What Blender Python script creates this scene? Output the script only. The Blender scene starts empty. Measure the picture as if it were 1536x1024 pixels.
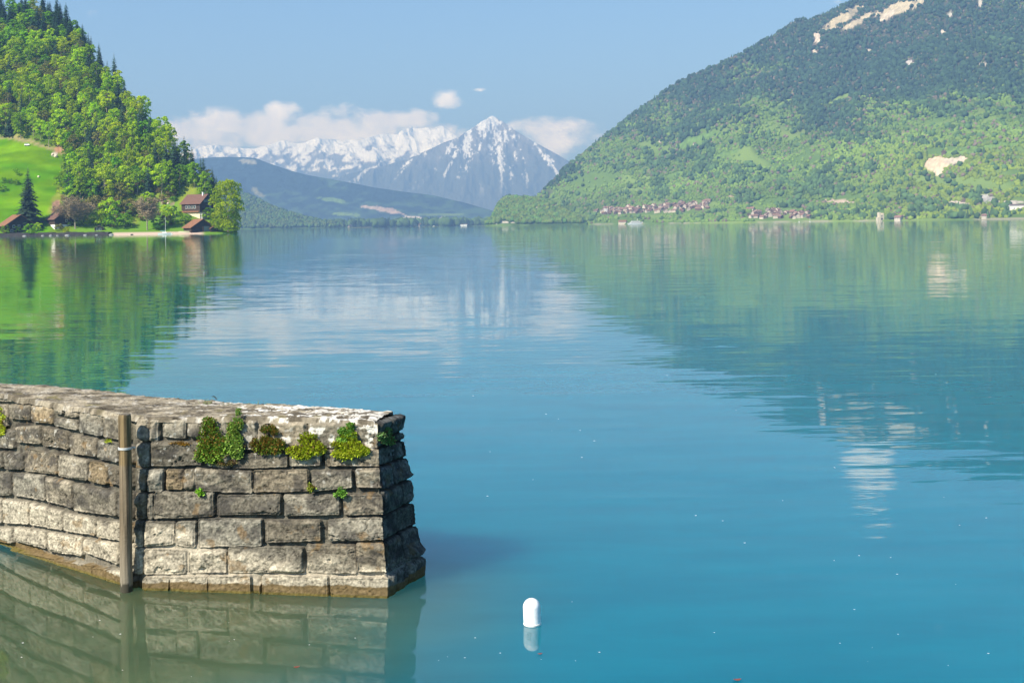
import bpy, math, random
import numpy as np
from mathutils import Vector, Matrix

S = bpy.context.scene
col = S.collection
# ------------------------------------------------------------------ camera, sky, sun, exposure
F = 1800.0                 # focal length in pixels of the 1536 px wide photograph
CAM_H = 3.3                # eye above the water
HZ = 337.3                 # horizon row in the middle of the photograph
ROLL = math.radians(0.786)
cd = bpy.data.cameras.new("camera"); cam = bpy.data.objects.new("camera", cd); col.objects.link(cam)
cd.sensor_width = 36.0; cd.lens = 36.0 * F / 1536.0
cd.shift_y = -(512 - HZ) / 1536.0
cd.clip_start = 0.1; cd.clip_end = 80000
cam.location = (0, 0, CAM_H); cam.rotation_euler = (math.pi / 2, ROLL, 0)
S.camera = cam

SUN_EL = math.radians(42); SUN_AZ = math.radians(226)      # clockwise from +Y
sdir = Vector((math.sin(SUN_AZ) * math.cos(SUN_EL), math.cos(SUN_AZ) * math.cos(SUN_EL), math.sin(SUN_EL)))
sl = bpy.data.lights.new("sun", 'SUN'); sl.energy = 5.0; sl.angle = math.radians(0.5); sl.color = (1.0, 0.925, 0.80)
so = bpy.data.objects.new("sun", sl); col.objects.link(so)
so.rotation_euler = sdir.to_track_quat('Z', 'Y').to_euler(); so.location = (-50, -50, 60)

S.view_settings.view_transform = 'Standard'; S.view_settings.look = 'None'
S.view_settings.exposure = 0.68; S.view_settings.gamma = 1.0
cy = S.cycles
cy.max_bounces = 5; cy.diffuse_bounces = 2; cy.glossy_bounces = 3; cy.transmission_bounces = 3
cy.volume_bounces = 0; cy.transparent_max_bounces = 6; cy.caustics_reflective = False; cy.caustics_refractive = False
cy.sample_clamp_indirect = 4.0; cy.use_denoising = True

W = bpy.data.worlds.new("World"); S.world = W; W.use_nodes = True

class NT:
    """small helper for writing node trees"""
    def __init__(s, t): s.t = t; s.n = t.nodes; s.l = t.links
    def new(s, typ, **k):
        n = s.n.new(typ)
        for a, b in k.items(): setattr(n, a, b)
        return n
    def put(s, sock, v):
        if hasattr(v, 'is_output') or isinstance(v, bpy.types.NodeSocket): s.l.new(v, sock)
        else: sock.default_value = v
    def m(s, op, a, b=0.0, c=0.0, clamp=False):
        n = s.new('ShaderNodeMath', operation=op, use_clamp=clamp)
        s.put(n.inputs[0], a); s.put(n.inputs[1], b); s.put(n.inputs[2], c); return n.outputs[0]
    def mix(s, f, a, b, typ='MIX'):
        n = s.new('ShaderNodeMix', data_type='RGBA', blend_type=typ)
        s.put(n.inputs[0], f); s.put(n.inputs[6], a); s.put(n.inputs[7], b); return n.outputs[2]
    def noise(s, vec, scale, detail=3, rough=.5, out=0):
        n = s.new('ShaderNodeTexNoise'); s.put(n.inputs['Vector'], vec)
        n.inputs['Scale'].default_value = scale; n.inputs['Detail'].default_value = detail
        n.inputs['Roughness'].default_value = rough; return n.outputs[out]
    def ramp(s, f, lo, hi, a=0.0, b=1.0):
        n = s.new('ShaderNodeMapRange', interpolation_type='SMOOTHSTEP'); s.put(n.inputs[0], f)
        for i, v in zip((1, 2, 3, 4), (lo, hi, a, b)): n.inputs[i].default_value = v
        return n.outputs[0]
    def comb(s, x, y, z):
        n = s.new('ShaderNodeCombineXYZ'); s.put(n.inputs[0], x); s.put(n.inputs[1], y); s.put(n.inputs[2], z); return n.outputs[0]

# world: Nishita sky with procedural clouds fixed to directions of the sky
w = NT(W.node_tree)
for n in list(w.n): w.n.remove(n)
sky = w.new('ShaderNodeTexSky', sky_type='NISHITA', sun_disc=False, sun_elevation=SUN_EL, sun_rotation=SUN_AZ,
            altitude=560, air_density=1.0, dust_density=2.2, ozone_density=1.6)
tc = w.new('ShaderNodeTexCoord'); sep = w.new('ShaderNodeSeparateXYZ'); w.l.new(tc.outputs['Generated'], sep.inputs[0])
yy = w.m('MAXIMUM', sep.outputs[1], 0.05)
cu = w.m('DIVIDE', sep.outputs[0], yy); cv = w.m('DIVIDE', sep.outputs[2], yy)
vec = w.comb(cu, w.m('MULTIPLY', cv, 1.35), 0.0)
n1 = w.noise(vec, 42, 9, .62)
n2 = w.noise(w.comb(w.m('ADD', cu, 3.1), cv, 1.0), 8, 4, .55)
CL = [  # photo column, photo row, half width, half height, strength
    (275, 200, 60, 24, 1.0), (335, 188, 60, 24, 1.15), (425, 170, 30, 18, 1.2), (395, 190, 65, 22, 1.2), (500, 168, 32, 12, 0.9),
    (480, 190, 70, 20, 1.1), (560, 182, 48, 16, 1.0), (610, 180, 48, 17, 1.15), (650, 200, 60, 14, .8),
    (440, 200, 190, 24, 1.3), (672, 151, 22, 15, 1.1), (820, 190, 58, 14, 1.0), (835, 214, 62, 20, .85), (718, 135, 10, 3, .8),
    (1292, -42, 42, 25, 1.5), (1290, -84, 26, 5, 1.0), (1310,-110, 26, 5, 1.0)]
field = None
for (px, py, hw, hh, st) in CL:
    a0 = (px - 768) / F - (py - HZ) / F * ROLL; e0 = -(px - 768) / F * ROLL - (py - HZ) / F
    dx = w.m('DIVIDE', w.m('SUBTRACT', cu, a0), hw / F); dy = w.m('DIVIDE', w.m('SUBTRACT', cv, e0), hh / F)
    q = w.m('SUBTRACT', 1.0, w.m('ADD', w.m('MULTIPLY', dx, dx), w.m('MULTIPLY', dy, dy)))
    q = w.m('MULTIPLY', w.m('MAXIMUM', q, -1.5), st)
    field = q if field is None else w.m('SMOOTH_MAX', field, q, 0.3)
fn = w.m('ADD', field, w.m('MULTIPLY', w.m('SUBTRACT', n1, 0.5), 4.6))
fn = w.m('ADD', fn, w.m('MULTIPLY', w.m('SUBTRACT', n2, 0.5), 1.2))
dens = w.ramp(fn, -0.45, 1.25, 0, 0.95)
dens = w.m('MULTIPLY', dens, w.ramp(sep.outputs[1], 0.3, 0.5))
shade = w.ramp(w.noise(vec, 34, 5, .6), .3, .75, 0.86, 1.08)
SKYK = 0.108
bg1 = w.new('ShaderNodeBackground'); w.put(bg1.inputs[0], w.mix(1.0, sky.outputs[0], (0.68, 0.89, 1.07, 1), 'MULTIPLY')); bg1.inputs[1].default_value = SKYK
bg2 = w.new('ShaderNodeBackground'); bg2.inputs[0].default_value = (1.0, .94, .87, 1)
w.put(bg2.inputs[1], w.m('MULTIPLY', shade, 1.75))
mx = w.new('ShaderNodeMixShader'); w.put(mx.inputs[0], dens); w.l.new(bg1.outputs[0], mx.inputs[1]); w.l.new(bg2.outputs[0], mx.inputs[2])
wo = w.new('ShaderNodeOutputWorld'); w.l.new(mx.outputs[0], wo.inputs[0])

# ------------------------------------------------------------------ helpers
cr, sr = math.cos(ROLL), math.sin(ROLL)
def ae(px, py):
    """photo pixel -> (X/Y, (Z-cam)/Y) of its ray"""
    u = (px - 768.0) / F; v = -(py - HZ) / F
    return u * cr + v * sr, -u * sr + v * cr
def at(px, py, Y):
    a, e = ae(px, py); return np.array((a * Y, Y, CAM_H + e * Y))
def on_water(px, py):
    a, e = ae(px, py); Y = -CAM_H / e; return np.array((a * Y, Y, 0.0))

def hsh(i, j, k, seed):
    h = (i * 374761393 + j * 668265263 + k * 2147483647 + seed * 1274126177) & 0xffffffff
    h = ((h ^ (h >> 13)) * 1274126177) & 0xffffffff
    h = ((h ^ (h >> 15)) * 2246822519) & 0xffffffff
    return ((h ^ (h >> 16)) & 0xffffff) / float(0xffffff)
def vn(x, y, z=0.0, seed=0):
    x, y, z = np.broadcast_arrays(np.asarray(x, float), np.asarray(y, float), np.asarray(z, float))
    xi = np.floor(x).astype(np.int64); yi = np.floor(y).astype(np.int64); zi = np.floor(z).astype(np.int64)
    fx = x - xi; fy = y - yi; fz = z - zi
    fx = fx*fx*(3-2*fx); fy = fy*fy*(3-2*fy); fz = fz*fz*(3-2*fz)
    r = 0
    for dz in ((0, 1) if np.any(fz) else (0,)):
        wz = fz if dz else (1 - fz)
        a = hsh(xi, yi, zi+dz, seed)*(1-fx) + hsh(xi+1, yi, zi+dz, seed)*fx
        b = hsh(xi, yi+1, zi+dz, seed)*(1-fx) + hsh(xi+1, yi+1, zi+dz, seed)*fx
        r = r + wz*(a*(1-fy) + b*fy)
    return r*2-1
def fbm(x, y, z=0.0, o=4, seed=0, g=.5):
    r = 0; a = 1; t = 0; s = 1
    for i in range(o):
        r = r + a*vn(np.asarray(x)*s, np.asarray(y)*s, np.asarray(z)*s, seed+i*17); t += a; a *= g; s *= 2.03
    return r/t
def ridged(x, y, o=5, seed=0):
    r = 0; a = 1; t = 0; s = 1
    for i in range(o):
        r = r + a*(1-np.abs(vn(x*s, y*s, 0.0, seed+i*31))*1.6); t += a; a *= .55; s *= 2.07
    return r/t
def sm(x, a, b):
    t = np.clip((x-a)/(b-a), 0, 1); return t*t*(3-2*t)

def tag(o, label=None, cat=None, group=None, kind=None):
    if label: o['label'] = label
    if cat: o['category'] = cat
    if group: o['group'] = group
    if kind: o['kind'] = kind
    return o
def link(me, name, parent=None, loc=None, rot=None):
    o = bpy.data.objects.new(name, me); col.objects.link(o)
    if parent is not None: o.parent = parent
    if loc is not None: o.location = [float(v) for v in loc]
    if rot is not None: o.rotation_euler = rot
    return o
def empty(name, loc=(0, 0, 0), rz=0.0):
    o = link(None, name, None, loc, (0, 0, rz)); o.empty_display_size = 0.3; return o
def np_mesh(name, v, f, mats, c=None, smooth=False, mi=None):
    """v (n,3), f (m,k) all the same size, c (n,3) colours"""
    me = bpy.data.meshes.new(name); v = np.asarray(v, np.float32); f = np.asarray(f, np.int32); k = f.shape[1]
    me.vertices.add(len(v)); me.vertices.foreach_set('co', v.ravel())
    me.loops.add(f.size); me.loops.foreach_set('vertex_index', f.ravel())
    me.polygons.add(len(f)); me.polygons.foreach_set('loop_start', np.arange(0, f.size, k, dtype=np.int32))
    if smooth: me.polygons.foreach_set('use_smooth', np.ones(len(f), bool))
    for m in (mats if isinstance(mats, (list, tuple)) else [mats]): me.materials.append(m)
    if mi is not None: me.polygons.foreach_set('material_index', np.asarray(mi, np.int32))
    if c is not None:
        ca = me.color_attributes.new('col', 'FLOAT_COLOR', 'POINT')
        ca.data.foreach_set('color', np.c_[np.clip(c, 0, 1), np.ones(len(c))].astype(np.float32).ravel())
    me.update(calc_edges=True); me.validate(); return me
class MB:
    """collects shapes into one mesh"""
    def __init__(s): s.v = []; s.f = []; s.m = []
    def add(s, vs, fs, m=0):
        n = len(s.v); s.v += [tuple(float(q) for q in p) for p in vs]; s.f += [tuple(i+n for i in f) for f in fs]; s.m += [m]*len(fs)
    def box(s, x0, x1, y0, y1, z0, z1, m=0, M=None):
        p = [(x, y, z) for z in (z0, z1) for x, y in ((x0, y0), (x1, y0), (x1, y1), (x0, y1))]
        if M is not None: p = [M @ Vector(q) for q in p]
        s.add(p, [(3, 2, 1, 0), (4, 5, 6, 7), (0, 1, 5, 4), (1, 2, 6, 5), (2, 3, 7, 6), (3, 0, 4, 7)], m)
    def tube(s, pts, rad, n=6, m=0, caps=True):
        pts = [Vector([float(q) for q in p]) for p in pts]; rings = []
        for i, p in enumerate(pts):
            d = (pts[min(i+1, len(pts)-1)] - pts[max(i-1, 0)]).normalized()
            a = d.cross(Vector((0.31, 0.95, 0.08))).normalized(); b = d.cross(a)
            r = rad[i] if hasattr(rad, '__len__') else rad
            rings.append([p + (a*math.cos(t) + b*math.sin(t))*r for t in [2*math.pi*k/n for k in range(n)]])
        v = [q for r in rings for q in r]; f = []
        for i in range(len(pts)-1):
            for k in range(n): f.append((i*n+k, i*n+(k+1) % n, (i+1)*n+(k+1) % n, (i+1)*n+k))
        if caps: f.append(tuple(range(n))[::-1]); f.append(tuple((len(pts)-1)*n+k for k in range(n)))
        s.add(v, f, m)
    def lathe(s, prof, n=24, m=0, c=(0, 0)):
        v = []; f = []
        for (r, z) in prof:
            for k in range(n): t = 2*math.pi*k/n; v.append((c[0]+r*math.cos(t), c[1]+r*math.sin(t), z))
        for i in range(len(prof)-1):
            for k in range(n): f.append((i*n+k, i*n+(k+1) % n, (i+1)*n+(k+1) % n, (i+1)*n+k))
        f.append(tuple(range(n))[::-1]); f.append(tuple((len(prof)-1)*n+k for k in range(n)))
        s.add(v, f, m)
    def build(s, name, mats, parent=None, smooth=False, loc=None, rot=None):
        me = bpy.data.meshes.new(name); me.from_pydata(s.v, [], s.f)
        for m in (mats if isinstance(mats, (list, tuple)) else [mats]): me.materials.append(m)
        me.polygons.foreach_set('material_index', s.m)
        if smooth: me.polygons.foreach_set('use_smooth', [True]*len(s.f))
        me.update(); return link(me, name, parent, loc, rot)

def mat(name, base=(.5, .5, .5), rough=.8, attr=False, var=0.0, nscale=3.0, bump=0.0, rnd=0.0, transl=0.0, spec=.3, metal=0.0, hue=0.0, co='Object'):
    m = bpy.data.materials.new(name); m.use_nodes = True; t = NT(m.node_tree); b = t.n['Principled BSDF']
    b.inputs['Roughness'].default_value = rough; b.inputs['Specular IOR Level'].default_value = spec; b.inputs['Metallic'].default_value = metal
    c = (*base, 1)
    if attr:
        a = t.new('ShaderNodeAttribute', attribute_name='col'); c = a.outputs['Color']
    if var or bump:
        tcn = t.new('ShaderNodeTexCoord'); nz = t.noise(tcn.outputs[co], nscale, 5, .6)
        if var: c = t.mix(1.0, c, t.mix(t.ramp(nz, .3, .7), (1-var,)*3+(1,), (1+var,)*3+(1,)), 'MULTIPLY')
        if bump:
            bn = t.new('ShaderNodeBump'); bn.inputs['Distance'].default_value = bump; t.l.new(nz, bn.inputs['Height']); t.l.new(bn.outputs[0], b.inputs['Normal'])
    if rnd or hue:
        oi = t.new('ShaderNodeObjectInfo'); hs = t.new('ShaderNodeHueSaturation'); t.put(hs.inputs['Color'], c)
        t.put(hs.inputs['Value'], t.m('ADD', 1-rnd, t.m('MULTIPLY', oi.outputs['Random'], 2*rnd)))
        r2 = t.m('FRACT', t.m('MULTIPLY', oi.outputs['Random'], 37.7))
        t.put(hs.inputs['Hue'], t.m('ADD', .5-hue, t.m('MULTIPLY', r2, 2*hue))); c = hs.outputs[0]
    t.put(b.inputs['Base Color'], c)
    if transl:
        tr = t.new('ShaderNodeBsdfTranslucent'); t.put(tr.inputs[0], c); ms = t.new('ShaderNodeMixShader'); ms.inputs[0].default_value = transl
        t.l.new(b.outputs[0], ms.inputs[1]); t.l.new(tr.outputs[0], ms.inputs[2]); t.l.new(ms.outputs[0], t.n['Material Output'].inputs[0])
    return m

M_land = mat('land', attr=True, rough=1, spec=0)
M_snow = mat('alpine', attr=True, rough=.8, spec=.1)
M_far = mat('far_foliage', attr=True, rough=.9, spec=.1)
M_leaf = mat('leaves', attr=True, rough=.6, rnd=.22, hue=.018, transl=.45, spec=.08)
M_needle = mat('needles', attr=True, rough=.7, rnd=.2, hue=.01, transl=.08, spec=.2)
M_bark = mat('bark', (.30, .26, .20), .9, var=.3, nscale=1.5)
M_twig = mat('twigs', (.30, .23, .13), .9, rnd=.12)
M_timber = mat('dark_timber', (.055, .036, .024), .8, var=.3, nscale=1.2)
M_tile = mat('roof_tile', (.14, .075, .055), .85, var=.25, nscale=1.5)
M_tile2 = mat('roof_tile_red', (.22, .105, .055), .85, var=.25, nscale=1.5)
M_tile3 = mat('roof_tile_grey', (.16, .12, .11), .85, var=.25, nscale=.5)
M_cream = mat('cream_render', (.66, .57, .42), .85, var=.1)
M_white = mat('white_paint', (.8, .79, .76), .5)
M_concrete = mat('concrete', (.30, .30, .30), .9, var=.15)
M_glass = mat('window_glass', (.05, .07, .08), .15, spec=.6)
M_grey = mat('grey_boards', (.19, .22, .20), .8, var=.2)
M_sand = mat('sand', (.48, .38, .29), .95, var=.12, nscale=.5)
M_quay = mat('quay_stone', (.05, .045, .045), .9, var=.4, nscale=.8)
M_hull = mat('hull', (.78, .80, .78), .25, spec=.5)
M_sail = mat('sail_cover', (.12, .34, .36), .8)

# ------------------------------------------------------------------ terrain
class Hill:
    def __init__(s, sil, shore, profile, nc, rows, back=.45, noise=None, floor=-2.0):
        p = [ae(x, y) for x, y in sil]
        s.sa = np.array([q[0] for q in p]); s.se = np.array([q[1] for q in p])
        s.a = np.linspace(s.sa[0], s.sa[-1], nc)
        s.Ys = np.interp(s.a, [(x-768)/F for x, _ in shore], [y for _, y in shore])
        s.D = np.asarray(rows, float)
        A, D = np.meshgrid(s.a, s.D, indexing='ij'); Ys = s.Ys[:, None]
        Y = Ys + D; X = A*Y
        P = profile(X, D, A)
        if noise is not None: P = P + noise(X, D, A, Y)*sm(D, s.D[0], s.D[0]+.25*(s.D[-1]-s.D[0]))
        er = np.interp(s.a, s.sa, s.se)[:, None]
        zs = CAM_H + er*Y
        over = P > zs; ic = np.where(over.any(1), over.argmax(1), len(s.D)-1)
        Dc = s.D[ic][:, None]; zc = CAM_H + er*(Ys+Dc)
        Z = np.where(D <= Dc, np.minimum(P, zs), zc - (D-Dc)*back)
        Z = np.maximum(Z, floor)
        Z[:, 0] = floor; s.ic = ic
        s.X, s.Y, s.Z, s.DD, s.AA = X, Y, Z, D, A
        s.E = (Z-CAM_H)/Y
        s.U = 768 + F*(A*cr - s.E*sr); s.V = HZ - F*(A*sr + s.E*cr)     # photo column / row of every vertex
    def faces(s):
        nc, nr = s.X.shape; i = np.arange(nc*nr).reshape(nc, nr)
        return np.stack([i[:-1, :-1].ravel(), i[1:, :-1].ravel(), i[1:, 1:].ravel(), i[:-1, 1:].ravel()], 1)
    def build(s, name, c, m=M_land, smooth=True, **k):
        v = np.stack([s.X, s.Y, s.Z], -1).reshape(-1, 3)
        o = link(np_mesh(name, v, s.faces(), m, c.reshape(-1, 3), smooth), name); return tag(o, kind='structure')
    def hit(s, px, py):
        a, e = ae(px, py); j = int(np.clip(np.searchsorted(s.a, a), 1, len(s.a)-1))
        t = (a-s.a[j-1])/(s.a[j]-s.a[j-1]); E = s.E[j-1]*(1-t)+s.E[j]*t
        k = int(np.argmax(E >= e))
        if E[k] < e: k = int(np.argmax(E))
        k = max(k, 1)
        q = np.clip((e-E[k-1])/(E[k]-E[k-1]+1e-9), 0, 1); D = s.D[k-1]+(s.D[k]-s.D[k-1])*q
        Y = (s.Ys[j-1]*(1-t)+s.Ys[j]*t)+D
        return np.array((a*Y, Y, CAM_H + E[k-1]*(1-q)*Y + E[k]*q*Y))
    def z_at(s, a, D):
        i = np.clip((a-s.a[0])/(s.a[1]-s.a[0]), 0, len(s.a)-1.001); i0 = i.astype(int); fi = i-i0
        j = np.clip(np.searchsorted(s.D, D)-1, 0, len(s.D)-2); fj = np.clip((D-s.D[j])/(s.D[j+1]-s.D[j]), 0, 1)
        g = lambda Q: (Q[i0, j]*(1-fi)+Q[i0+1, j]*fi)*(1-fj)+(Q[i0, j+1]*(1-fi)+Q[i0+1, j+1]*fi)*fj
        return g(s.Z), g(s.Y), g(s.U), g(s.V)

def lerpc(a, b, t): return np.asarray(a)*(1-t[..., None]) + np.asarray(b)*t[..., None]
def wobble(U, V, seed): return fbm(U/9+V/9, V/3-U/30, 0, 5, seed)
def patch(h, c, px, py, rx, ry, colr, ang=0.0, seed=1, wob=.5):
    """a field, scree or cliff lying on the hillside"""
    ca, sa = math.cos(math.radians(ang)), math.sin(math.radians(ang))
    dx = h.U-px; dy = h.V-py
    if colr[0] > .6: wob = .2
    q = ((dx*ca+dy*sa)/rx)**2 + ((-dx*sa+dy*ca)/ry)**2 + wob*2.6*wobble(h.U, h.V, seed)
    t = 1-sm(q, .8, 1.05); front = (np.arange(h.Z.shape[1])[None, :] <= h.ic[:, None])
    return lerpc(c, np.array(colr)*(1+.55*fbm(h.U/2.2, h.V/1.6+h.U/7, 0, 4, seed+3))[..., None], t*front)

# --- far mountains
R = np.random.default_rng(5)
pyr = Hill([(380, 335), (430, 300), (480, 272), (530, 259), (575, 249), (610, 239), (640, 226), (668, 213), (687, 206.5), (695.5, 200), (705, 194.5), (713, 189.5), (722, 182.5), (730, 178.5), (734, 175.5), (738.5, 173.6), (743, 175.5), (749, 180),
            (757, 184), (764, 189.5), (772, 195.5), (785, 203), (799, 212), (810, 217.5), (820, 223), (835, 231), (850, 240), (880, 262), (930, 300), (1000, 330)],
           [(300, 15500), (1100, 15500)], lambda X, D, A: D*.40 + np.maximum(D-1500, 0)*.22, 620, np.r_[0, np.linspace(60, 5000, 330)],
           noise=lambda X, D, A, Y: 260*(ridged(X/900, D/2600, 5, 3)-.5) + 60*fbm(X/160, D/300, 0, 4, 8))
zz = pyr.Z
rg = ridged(pyr.X/380+pyr.DD/2500, pyr.DD/1500, 4, 21)
n = fbm(pyr.U/9, pyr.V/14, 0, 5, 4)
streak = fbm((pyr.U-738)/np.maximum(6+(pyr.V-170)*.09, 3), pyr.V/60, 0, 4, 9)
fine = fbm(pyr.U/2.2, pyr.V/3.4, 0, 4, 71); edgeR = 1-np.abs(pyr.U-738-(pyr.V-174)*.55)/14
snowt = sm((338-pyr.V)/164 + n*.22 + streak*.50 + fine*.26, .80, .90)
snowt = np.maximum(snowt, sm(streak+fine*.35, .34, .42)*sm(300-pyr.V, 0, 60)*.85)
rock = lerpc((.075, .085, .075), (.20, .19, .18), sm(zz+300*n, 700, 1500))
c = lerpc(rock, (.86, .88, .92), snowt)
pyr.build('pyramid_mountain', c, M_snow)

rng_ = Hill([(230, 240), (291, 223.5), (305, 219), (326, 217), (340, 220), (360, 222), (382, 223), (395, 219), (405, 217), (412, 214.5), (420, 211), (429, 210), (436, 214), (445, 215.5), (455, 214.5), (466, 210), (476, 206), (484, 209), (497, 208), (515, 212), (524, 209), (540, 211), (558, 204.5), (575, 200.5),
             (597, 201.5), (600, 197), (605, 195), (617, 190), (628, 193), (640, 191), (650, 193), (656, 189.5), (663, 188.5), (668, 192), (674, 195), (681, 202), (687, 206), (720, 225), (780, 260)],
            [(200, 18000), (900, 18000)], lambda X, D, A: D*.48, 560, np.r_[0, np.linspace(100, 6000, 330)],
            noise=lambda X, D, A, Y: 420*(ridged((X+D*.35)/900, D/1500, 6, 13)-.5) + 90*fbm(X/190, D/260, 0, 4, 18))
n = fbm(rng_.U/7, rng_.V/5, 0, 5, 44); rg = ridged((rng_.U+rng_.V*1.1)/16, rng_.V/13, 5, 27)
fine = fbm(rng_.U/2.0+rng_.V/3, rng_.V/1.8, 0, 4, 72)
snowt = sm((rng_.Z-1050)/700 + n*.55 + (rg-.5)*1.0 + fine*.25, -.1, .2)
c = lerpc(lerpc((.07, .08, .075), (.20, .20, .22), sm(rng_.Z, 700, 1300)), (.88, .89, .92), snowt)
rng_.build('snow_mountain', c, M_snow)

blue = Hill([(200, 250), (280, 240), (320, 236), (347, 235.5), (365, 236), (382, 237), (412, 248), (442, 258), (463, 263), (498, 269), (530, 275), (560, 281), (600, 287), (650, 293), (700, 305), (760, 322), (820, 337)],
            [(100, 9500), (900, 9500)], lambda X, D, A: 6 + D*.36, 400, np.r_[0, np.linspace(30, 4200, 170)],
            noise=lambda X, D, A, Y: 110*(ridged(X/1100, D/900, 4, 33)-.5) + 25*fbm(X/90, D/120, 0, 3, 38))
n = fbm(blue.X/260, blue.DD/170, 0, 5, 54); n2_ = fbm(blue.X/60, blue.DD/60, 0, 3, 55)
c = lerpc((.016, .034, .044), (.05, .095, .06), sm(n*1.5+.9*n2_ - (blue.Z-160)/450, -.1, .6))
for a_ in ((560, 312, 22, 3, (.42, .33, .27), 8), (585, 316, 22, 4, (.40, .30, .25), 14), (618, 326, 15, 3, (.45, .40, .34), 3), (372, 243, 13, 4, (.25, .25, .2), 5), (385, 288, 14, 4, (.17, .17, .10), 30), (610, 330, 30, 2, (.3, .3, .14), 0), (520, 322, 25, 2.5, (.14, .22, .06), 5), (660, 322, 30, 2, (.13, .2, .06), 0), (500, 300, 25, 3, (.12, .2, .06), 8), (700, 268, 18, 4, (.15, .17, .1), 15)):
    c = patch(blue, c, *a_[:5], ang=a_[5], seed=int(a_[0]))
blue.build('blue_mountain', c)

spur = Hill([(300, 270), (330, 281), (355, 288), (372, 293), (385, 299), (410, 312), (440, 322), (475, 331), (520, 339)],
            [(200, 5600), (600, 5900)], lambda X, D, A: 3 + D*.33, 150, np.r_[0, np.linspace(15, 1400, 90)], noise=lambda X, D, A, Y: 20*fbm(X/200, D/200, 0, 3, 3))
c = lerpc((.03, .06, .03), (.09, .15, .04), sm(fbm(spur.X/60, spur.DD/60, 0, 4, 3), -.3, .3))
spur.build('wooded_spur', c)

plain = Hill([(300, 336), (900, 336)], [(300, 5600), (600, 6000), (900, 6000)], lambda X, D, A: 1.5+D*.002+np.maximum(D-300,0)*.01, 60, np.r_[0, np.linspace(10, 3600, 40)], floor=-2)
c = lerpc((.10, .17, .04), (.22, .22, .10), sm(fbm(plain.X/120, plain.DD/300, 0, 3, 6), 0, .3))
plain.build('valley_plain', c)

# --- right mountain
ridge = [(770, 334), (790, 312), (804, 296), (830, 272), (854, 247), (880, 226), (903, 208), (950, 172), (980, 150), (1011, 128), (1040, 114), (1075, 99), (1100, 87), (1124, 75), (1146, 63), (1164, 52), (1180, 41), (1190, 33), (1198, 29), (1206, 29), (1213, 32), (1230, 25),
         (1247, 17), (1272, 5), (1310, -12), (1350, -17), (1400, -22), (1460, -35), (1536, -45), (1700, -70), (2100, -60)]
def prof_r(X, D, A):
    return 2 + D*.20 + np.maximum(D-250, 0)*.24 + np.maximum(D-1150, 0)*.26
right = Hill(ridge, [(740, 4300), (900, 3900), (1100, 3300), (1536, 2650), (2100, 2300)], prof_r, 620, np.r_[0, np.linspace(6, 3700, 330)],
             noise=lambda X, D, A, Y: 150*(ridged((X-D*.25)/520, D/1500, 4, 61)-.5)+22*fbm(X/120, D/160, 0, 4, 66))
yb = np.interp(right.U, [800, 850, 900, 950, 1050, 1150, 1250, 1350, 1450, 1536], [296, 246, 206, 184, 160, 150, 178, 158, 140, 128])
n = fbm(right.X/110, right.DD/120, 0, 5, 71)
hi_ = sm(yb-right.V+n*60, -40, 30)
c = lerpc(lerpc((.10, .17, .04), (.17, .25, .06), sm(n, -.3, .4)), (.07, .075, .05), hi_)
# cliffs, quarry, fields: column, row, half sizes, colour, slant
RP = [(1265, 27, 32, 8, (.42, .36, .24), -30), (1285, 33, 26, 5, (.42, .36, .25), -30), (1352, 11, 44, 8, (.44, .38, .26), -18), (1330, 24, 16, 4, (.5, .43, .33), -35), (1226, 57, 6, 8, (.5, .42, .34), -20), (1221, 80, 4, 9, (.48, .42, .33), 20),
      (1365, 94, 8, 5, (.40, .38, .36), 0), (1474, 96, 9, 3, (.42, .38, .32), 0), (1415, 48, 5, 4, (.45, .41, .34), 0), (1470, 6, 4, 8, (.45, .41, .34), 0), (1425, 22, 4, 4, (.42, .4, .34), 0), (1304, 76, 3, 4, (.42, .38, .32), 0),
      (1404, 246, 20, 12, (.61, .47, .33), -10), (1432, 241, 20, 6, (.52, .45, .36), -10), (1408, 258, 8, 6, (.66, .53, .38), 0),
      (1162, 161, 24, 4, (.15, .23, .06), -28), (1256, 149, 22, 4, (.16, .24, .06), -24), (1106, 294, 24, 2.4, (.36, .27, .20), 0), (1190, 175, 14, 2, (.13, .2, .06), -20),
      (1255, 302, 24, 3.0, (.42, .34, .26), 4), (1440, 304, 22, 3, (.50, .44, .36), 4), (1480, 298, 12, 8, (.36, .35, .33), 0), (1510, 303, 26, 3, (.46, .42, .36), 0), (1430, 229, 34, 3.2, (.15, .25, .05), -3), (1490, 218, 50, 3, (.14, .24, .05), -5),
      (1040, 212, 30, 7, (.12, .21, .05), -20), (1010, 262, 22, 3, (.13, .22, .05), -12), (1090, 230, 26, 3, (.13, .22, .05), -18), (1180, 262, 30, 3, (.13, .22, .05), -14), (950, 283, 18, 2.5, (.15, .22, .07), 0), (1170, 313, 30, 3, (.14, .22, .06), 0), (990, 303, 20, 3, (.15, .21, .08), 0)]
for i, (a0, b0, c0, d0, e0, f0) in enumerate(RP): c = patch(right, c, a0, b0, c0, d0, e0, ang=f0, seed=100+i)
shore_t = (1-sm(right.DD, 8, 16))*sm(fbm(right.X/40, 0*right.X, 0, 3, 7), -.1, .3)*.7
c = lerpc(c, (.30, .27, .22), shore_t)
right.build('mountainside', c)

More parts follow.
